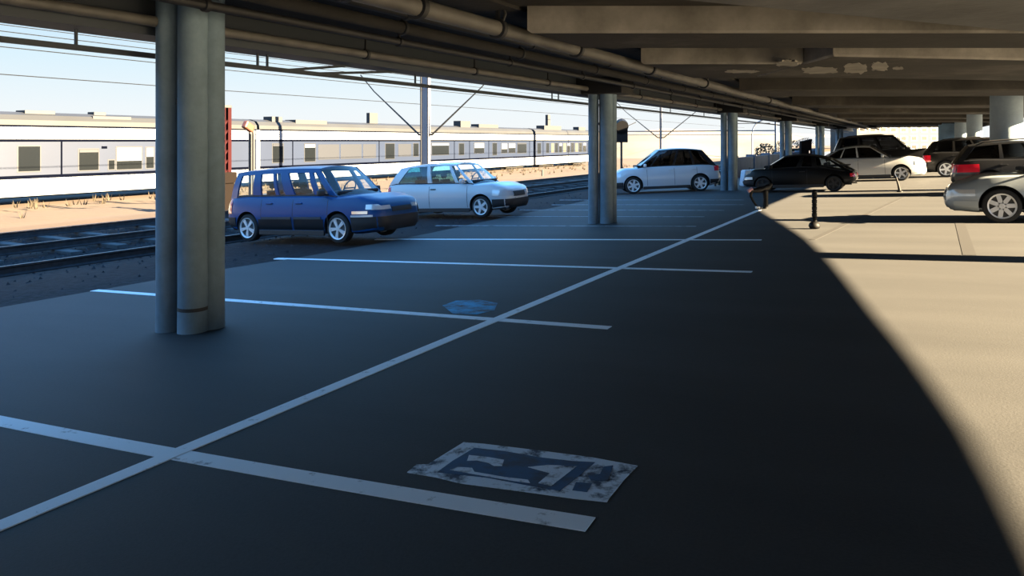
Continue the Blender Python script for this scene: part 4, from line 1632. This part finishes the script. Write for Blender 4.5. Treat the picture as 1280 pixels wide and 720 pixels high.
# ------------------------------------------------------------------ small things on the car park
p = on_ground(1018, 286)
t = thing('bollard', 'black twisted iron post with a ball foot standing in the sunlit lane', 'bollard', (p.x, p.y, p.z - .003))
hB = 0.76
bm = NB()
lathe(bm, [(.03, 0), (.09, .015), (.11, .06), (.085, .12), (.03, .15)], 'Z', 18)
obj('ball_foot', bm, M['black'], t, smooth=60)
bm = NB()
prof = []
for i in range(40):
    z = .14 + (hB - .2) * i / 39
    prof.append((.034 + .020 * math.sin(i * 1.05) ** 2 + (.012 if i % 9 == 0 else 0), z))
lathe(bm, prof, 'Z', 14)
obj('post_shaft', bm, M['black'], t, smooth=60)
bm = NB()
lathe(bm, [(.02, hB - .08), (.05, hB - .06), (.055, hB - .03), (.02, hB)], 'Z', 14)
obj('post_cap', bm, M['black'], t, smooth=60)
p = on_ground(1125, 240)
t = thing('bollard', 'short leaning black post in front of the pale silver saloon wheel', 'bollard', (p.x, p.y, p.z - .003))
bm = NB()
tube(bm, [(0, 0, 0), (-.05, 0, .25), (-.11, 0, .46)], [.05, .035, .03], 10)
obj('post_shaft', bm, M['black'], t, smooth=60)
bm = NB()
lathe(bm, [(.09, 0), (.09, .03), (.06, .05)], 'Z', 16)
obj('foot', bm, M['black'], t, smooth=60)

# two-legged black stand at the nose of the black hatchback
p = on_ground(951, 261)
t = thing('trestle_stand', 'bent black two-legged stand with a pale foot at the end of the lane line', 'stand', (p.x, p.y, p.z), (0, 0, TH))
k = 1 / 47.0
bm = NB()
tube(bm, [(.12, 0, 0), (.13, 0, .25), (.12, 0, .47)], [.075, .06, .075], 12)
obj('leg', bm, M['black'], t, smooth=60)
bm = NB()
tube(bm, [(-.10, 0, .06), (-.20, 0, .2), (-.27, 0, .34), (-.24, 0, .46)], [.025, .03, .035, .045], 10)
obj('leg', bm, M['black'], t, smooth=60)
bm = NB()
box(bm, -.14, -.03, -.05, .05, 0.0, .07, .02)
obj('foot', bm, M['white'], t)
bm = NB()
tube(bm, [(-.27, 0, .47), (0, 0, .50), (.22, .1, .56), (.36, .3, .62)], [.05, .07, .07, .05], 12)
obj('cross_beam', bm, M['black'], t, smooth=60)
bm = NB()
tube(bm, [(-.34, 0, .46), (-.22, 0, .52)], [.05, .06], 8)
obj('end_cap', bm, mat('dusty_pink_plastic', (.4, .22, .24), .6), t)['label'] = 'dusty pink end cap'

# pale block, green bin, low wall
p = on_ground(945, 233)
t = thing('barrier_block', 'pale blue-grey concrete block left of the black hatchback', 'barrier', (p.x, p.y + .3, p.z), (0, 0, TH))
bm = NB()
A = [(-.68, 0), (.62, 0), (.66, .28), (.55, .74), (-.60, .66)]
vs0 = [bm.verts.new((x, -.3, z)) for x, z in A]
vs1 = [bm.verts.new((x, .3, z)) for x, z in A]
bm.faces.new(vs0)
bm.faces.new(vs1[::-1])
for k in range(5):
    bm.faces.new((vs0[k], vs0[(k + 1) % 5], vs1[(k + 1) % 5], vs1[k]))
bmesh.ops.bevel(bm, geom=list(bm.edges), offset=.03, segments=2, affect='EDGES')
obj('block_body', bm, M['block'], t, smooth=40)
bm = NB()
for x in (-.35, .35):
    tube(bm, [(x, 0, .66), (x, 0, .76), (x + .1, 0, .76), (x + .1, 0, .68)], .015, 6)
obj('lifting_loop', bm, M['iron'], t)
p = on_ground(914, 233.5)
t = thing('wheelie_bin', 'dark green bin tucked behind the third pillar', 'bin', (p.x - .5, p.y + .55, S * (p.x - .5)), (0, 0, TH))
bm = NB()
A = [bm.verts.new(q) for q in ((-.24, -.26, .06), (.24, -.26, .06), (.24, .26, .06), (-.24, .26, .06))]
B = [bm.verts.new(q) for q in ((-.29, -.34, .62), (.29, -.34, .62), (.29, .30, .62), (-.29, .30, .62))]
bm.faces.new(A[::-1])
bm.faces.new(B)
for k in range(4):
    bm.faces.new((A[k], A[(k + 1) % 4], B[(k + 1) % 4], B[k]))
obj('bin_body', bm, M['green_bin'], t)
bm = NB()
box(bm, -.31, .31, -.36, .33, .62, .68, .02)
obj('lid', bm, M['green_bin'], t)
for s in (-1, 1):
    bm = NB()
    tube(bm, [(s * .2, .26, .1), (s * .27, .26, .1)], .1, 16)
    obj('wheel', bm, M['tyre'], t, smooth=40)
bm = NB()
prism(bm, [(-9.3, 41), (-8.95, 41), (-8.95, 84), (-9.3, 84)], lambda x, y: S * x - .1, lambda x, y: S * x + 1.12 + .04 * math.sin(y * .4))
for v in range(42, 84, 5):
    box(bm, -9.4, -8.85, v, v + .3, S * -9.1 - .1, S * -9.1 + 1.22, .02)
o = obj('wall_left', bm, M['wallblue'], kind='structure')
tag(o, 'low shaded wall along the railway edge beyond the third pillar')


# shrub and dark cabinet beyond the black hatchback
def shrub(name, label, x, y, z, r, h, m, stem=True, n=420):
    t = thing(name, label, 'shrub', (x, y, z))
    bm = NB()
    for _ in range(5):
        a = random.uniform(0, 2 * PI)
        tube(bm, [(0, 0, 0), (.2 * r * math.cos(a), .2 * r * math.sin(a), h * .4), (.6 * r * math.cos(a), .6 * r * math.sin(a), h * .75)], [.05, .04, .015], 6)
    obj('stem', bm, M['brown'], t)
    bm = NB()
    for _ in range(n):
        a, b = random.uniform(0, 2 * PI), math.acos(random.uniform(-1, 1))
        q = random.uniform(.5, 1) ** .5
        c = Vector((r * q * math.sin(b) * math.cos(a), r * q * math.sin(b) * math.sin(a), h * .6 + h * .42 * q * math.cos(b)))
        d1 = Vector((random.uniform(-1, 1), random.uniform(-1, 1), random.uniform(-1, 1))).normalized() * .12
        d2 = d1.orthogonal().normalized() * .06
        bm.faces.new([bm.verts.new(c + q_) for q_ in (-d1, d2, d1, -d2)])
    obj('foliage', bm, m, t)
    return t


p = on_u(1006, HY, -11.5)
shrub('shrub', 'golden dry shrub catching the sun beyond the low shaded wall', -22.5, on_u(1006, HY, -22.5).y, gz(-22.5), 1.9, 3.2, M['leaf'])
p = on_u(1007, HY, -8.0)
zg = S * -8.0
t = thing('utility_cabinet', 'dark square cabinet standing behind the black hatchback roof', 'cabinet', (-8.0, p.y, zg), (0, 0, TH))
hc_ = HC + 0.05 - zg
w = 13 * (p.y / ray(1007, HY).y) / F
bm = NB()
box(bm, -w / 2, w / 2, -.2, .2, 0, hc_ - .1, .02)
obj('cabinet_body', bm, M['brown'], t)
bm = NB()
prism(bm, [(-w / 2 - .02, -.22), (w / 2 + .02, -.22), (w / 2 + .02, .22), (-w / 2 - .02, .22)], hc_ - .1, lambda x, y: hc_ - .02 + x * .25)
obj('lid', bm, M['brown'], t)
bm = NB()
box(bm, w * .22, w * .3, -.23, -.2, hc_ * .5, hc_ * .6)
obj('handle', bm, M['chrome'], t)
for (px, u) in ((1064, -7.8), (1058, -12.0), (905, -15.0)):
    q = on_u(px, HY, u)
for i, (x, y, r, h, lab) in enumerate(((-10.9, 62, .8, 1.9, 'dark green shrub by the low wall beyond the fifth pillar'),
                                       (-12.5, 84, 1.4, 2.4, 'dark green shrub at the far end of the low wall'))):
    shrub('shrub', lab, x, y, gz(x), r, h, M['leafdark'], n=300)

# far buildings at the end of the car park
def building(label, u0, u1, v0, v1, h, m, nx, nz):
    zg = gz(u0) - .1
    t = thing('building', label, 'building', ((u0 + u1) / 2, v0, zg))
    w = (u1 - u0) / 2
    bm = NB()
    box(bm, -w, w, 0, v1 - v0, 0, h)
    obj('wall', bm, m, t)
    bm = NB()
    box(bm, -w - .3, w + .3, -.3, v1 - v0 + .3, h, h + .3)
    obj('roof', bm, M['bld'], t)
    for i in range(nx):
        for k in range(nz):
            x = -w + (i + .5) * 2 * w / nx
            z = .8 + k * 1.5
            bm = NB()
            box(bm, x - .32 * w / nx * 2, x + .32 * w / nx * 2, -.06, .02, z, z + .85)
            f = obj('window', bm, M['white'], t)
            bm = NB()
            box(bm, x - .26 * w / nx * 2, x + .26 * w / nx * 2, -.08, -.05, z + .08, z + .77)
            obj('pane', bm, M['bldwin'], f)
    return t


fb = building('pale building with rows of windows closing the far end of the car park', -12, 8, 150, 158, 5.6, M['bld'], 10, 3)
fb.rotation_euler = (0, 0, math.radians(38))
t = thing('hoarding', 'blue and white patterned hoarding beyond the charcoal estate car', 'hoarding', (2.55, 74, S * 2.55 - .05))
bm = NB()
box(bm, -1.3, 1.3, -.05, .05, .3, 3.0, .01)
obj('board', bm, M['banner'], t)
for x in (-1.1, 1.1):
    bm = NB()
    box(bm, x - .06, x + .06, .05, .17, 0, 2.9)
    obj('leg', bm, M['iron'], t)
building('plain pale building in the sun to the right of the overpass', 14, 34, 62, 90, 7.5, M['bld'], 8, 4)

# ------------------------------------------------------------------ light and sky
sun = bpy.data.lights.new('sun', 'SUN')
sun.energy = 115
sun.angle = math.radians(0.45)
sun.color = (1.0, 0.77, 0.47)
so = bpy.data.objects.new('sun', sun)
C.objects.link(so)
so.rotation_euler = (0, math.radians(70), 0)
so.location = (30, 0, 20)

w = bpy.data.worlds.new('sky')
bpy.context.scene.world = w
w.use_nodes = True
nt = w.node_tree
bg = nt.nodes['Background']
tc = nt.nodes.new('ShaderNodeTexCoord')
sep = nt.nodes.new('ShaderNodeSeparateXYZ')
nt.links.new(tc.outputs['Generated'], sep.inputs[0])
rp = nt.nodes.new('ShaderNodeValToRGB')
e = rp.color_ramp.elements
e[0].position = 0.0
e[0].color = (0.93, 0.95, 0.95, 1)
e[1].position = 1.0
e[1].color = (0.14, 0.5, 1.3, 1)
for pos, col in ((0.04, (0.88, 0.95, 0.98)), (0.10, (0.72, 0.90, 1.0)), (0.17, (0.52, 0.76, 0.98)), (0.26, (0.70, 1.80, 3.3)), (0.5, (0.46, 1.35, 2.8))):
    x = e.new(pos)
    x.color = (*col, 1)
nt.links.new(sep.outputs['Z'], rp.inputs['Fac'])
nt.links.new(rp.outputs['Color'], bg.inputs['Color'])
bg.inputs['Strength'].default_value = 1.0

# ------------------------------------------------------------------ camera
cam = bpy.data.cameras.new('camera')
cam.sensor_width = 36
cam.lens = 36 * F / 1280
cam.shift_y = -(360 - HY) / 1280
cam.clip_end = 800
cam.clip_start = 0.05
co = bpy.data.objects.new('camera', cam)
C.objects.link(co)
co.location = (0, 0, HC)
co.rotation_euler = (PI / 2, 0, TH)
sc = bpy.context.scene
sc.camera = co
sc.view_settings.view_transform = 'Standard'
sc.view_settings.look = 'None'
sc.view_settings.gamma = 1
sc.view_settings.use_curve_mapping = False
sc.view_settings.exposure = 0.0
sc.cycles.max_bounces = 10
sc.cycles.diffuse_bounces = 5
sc.cycles.transparent_max_bounces = 16
sc.cycles.use_denoising = True
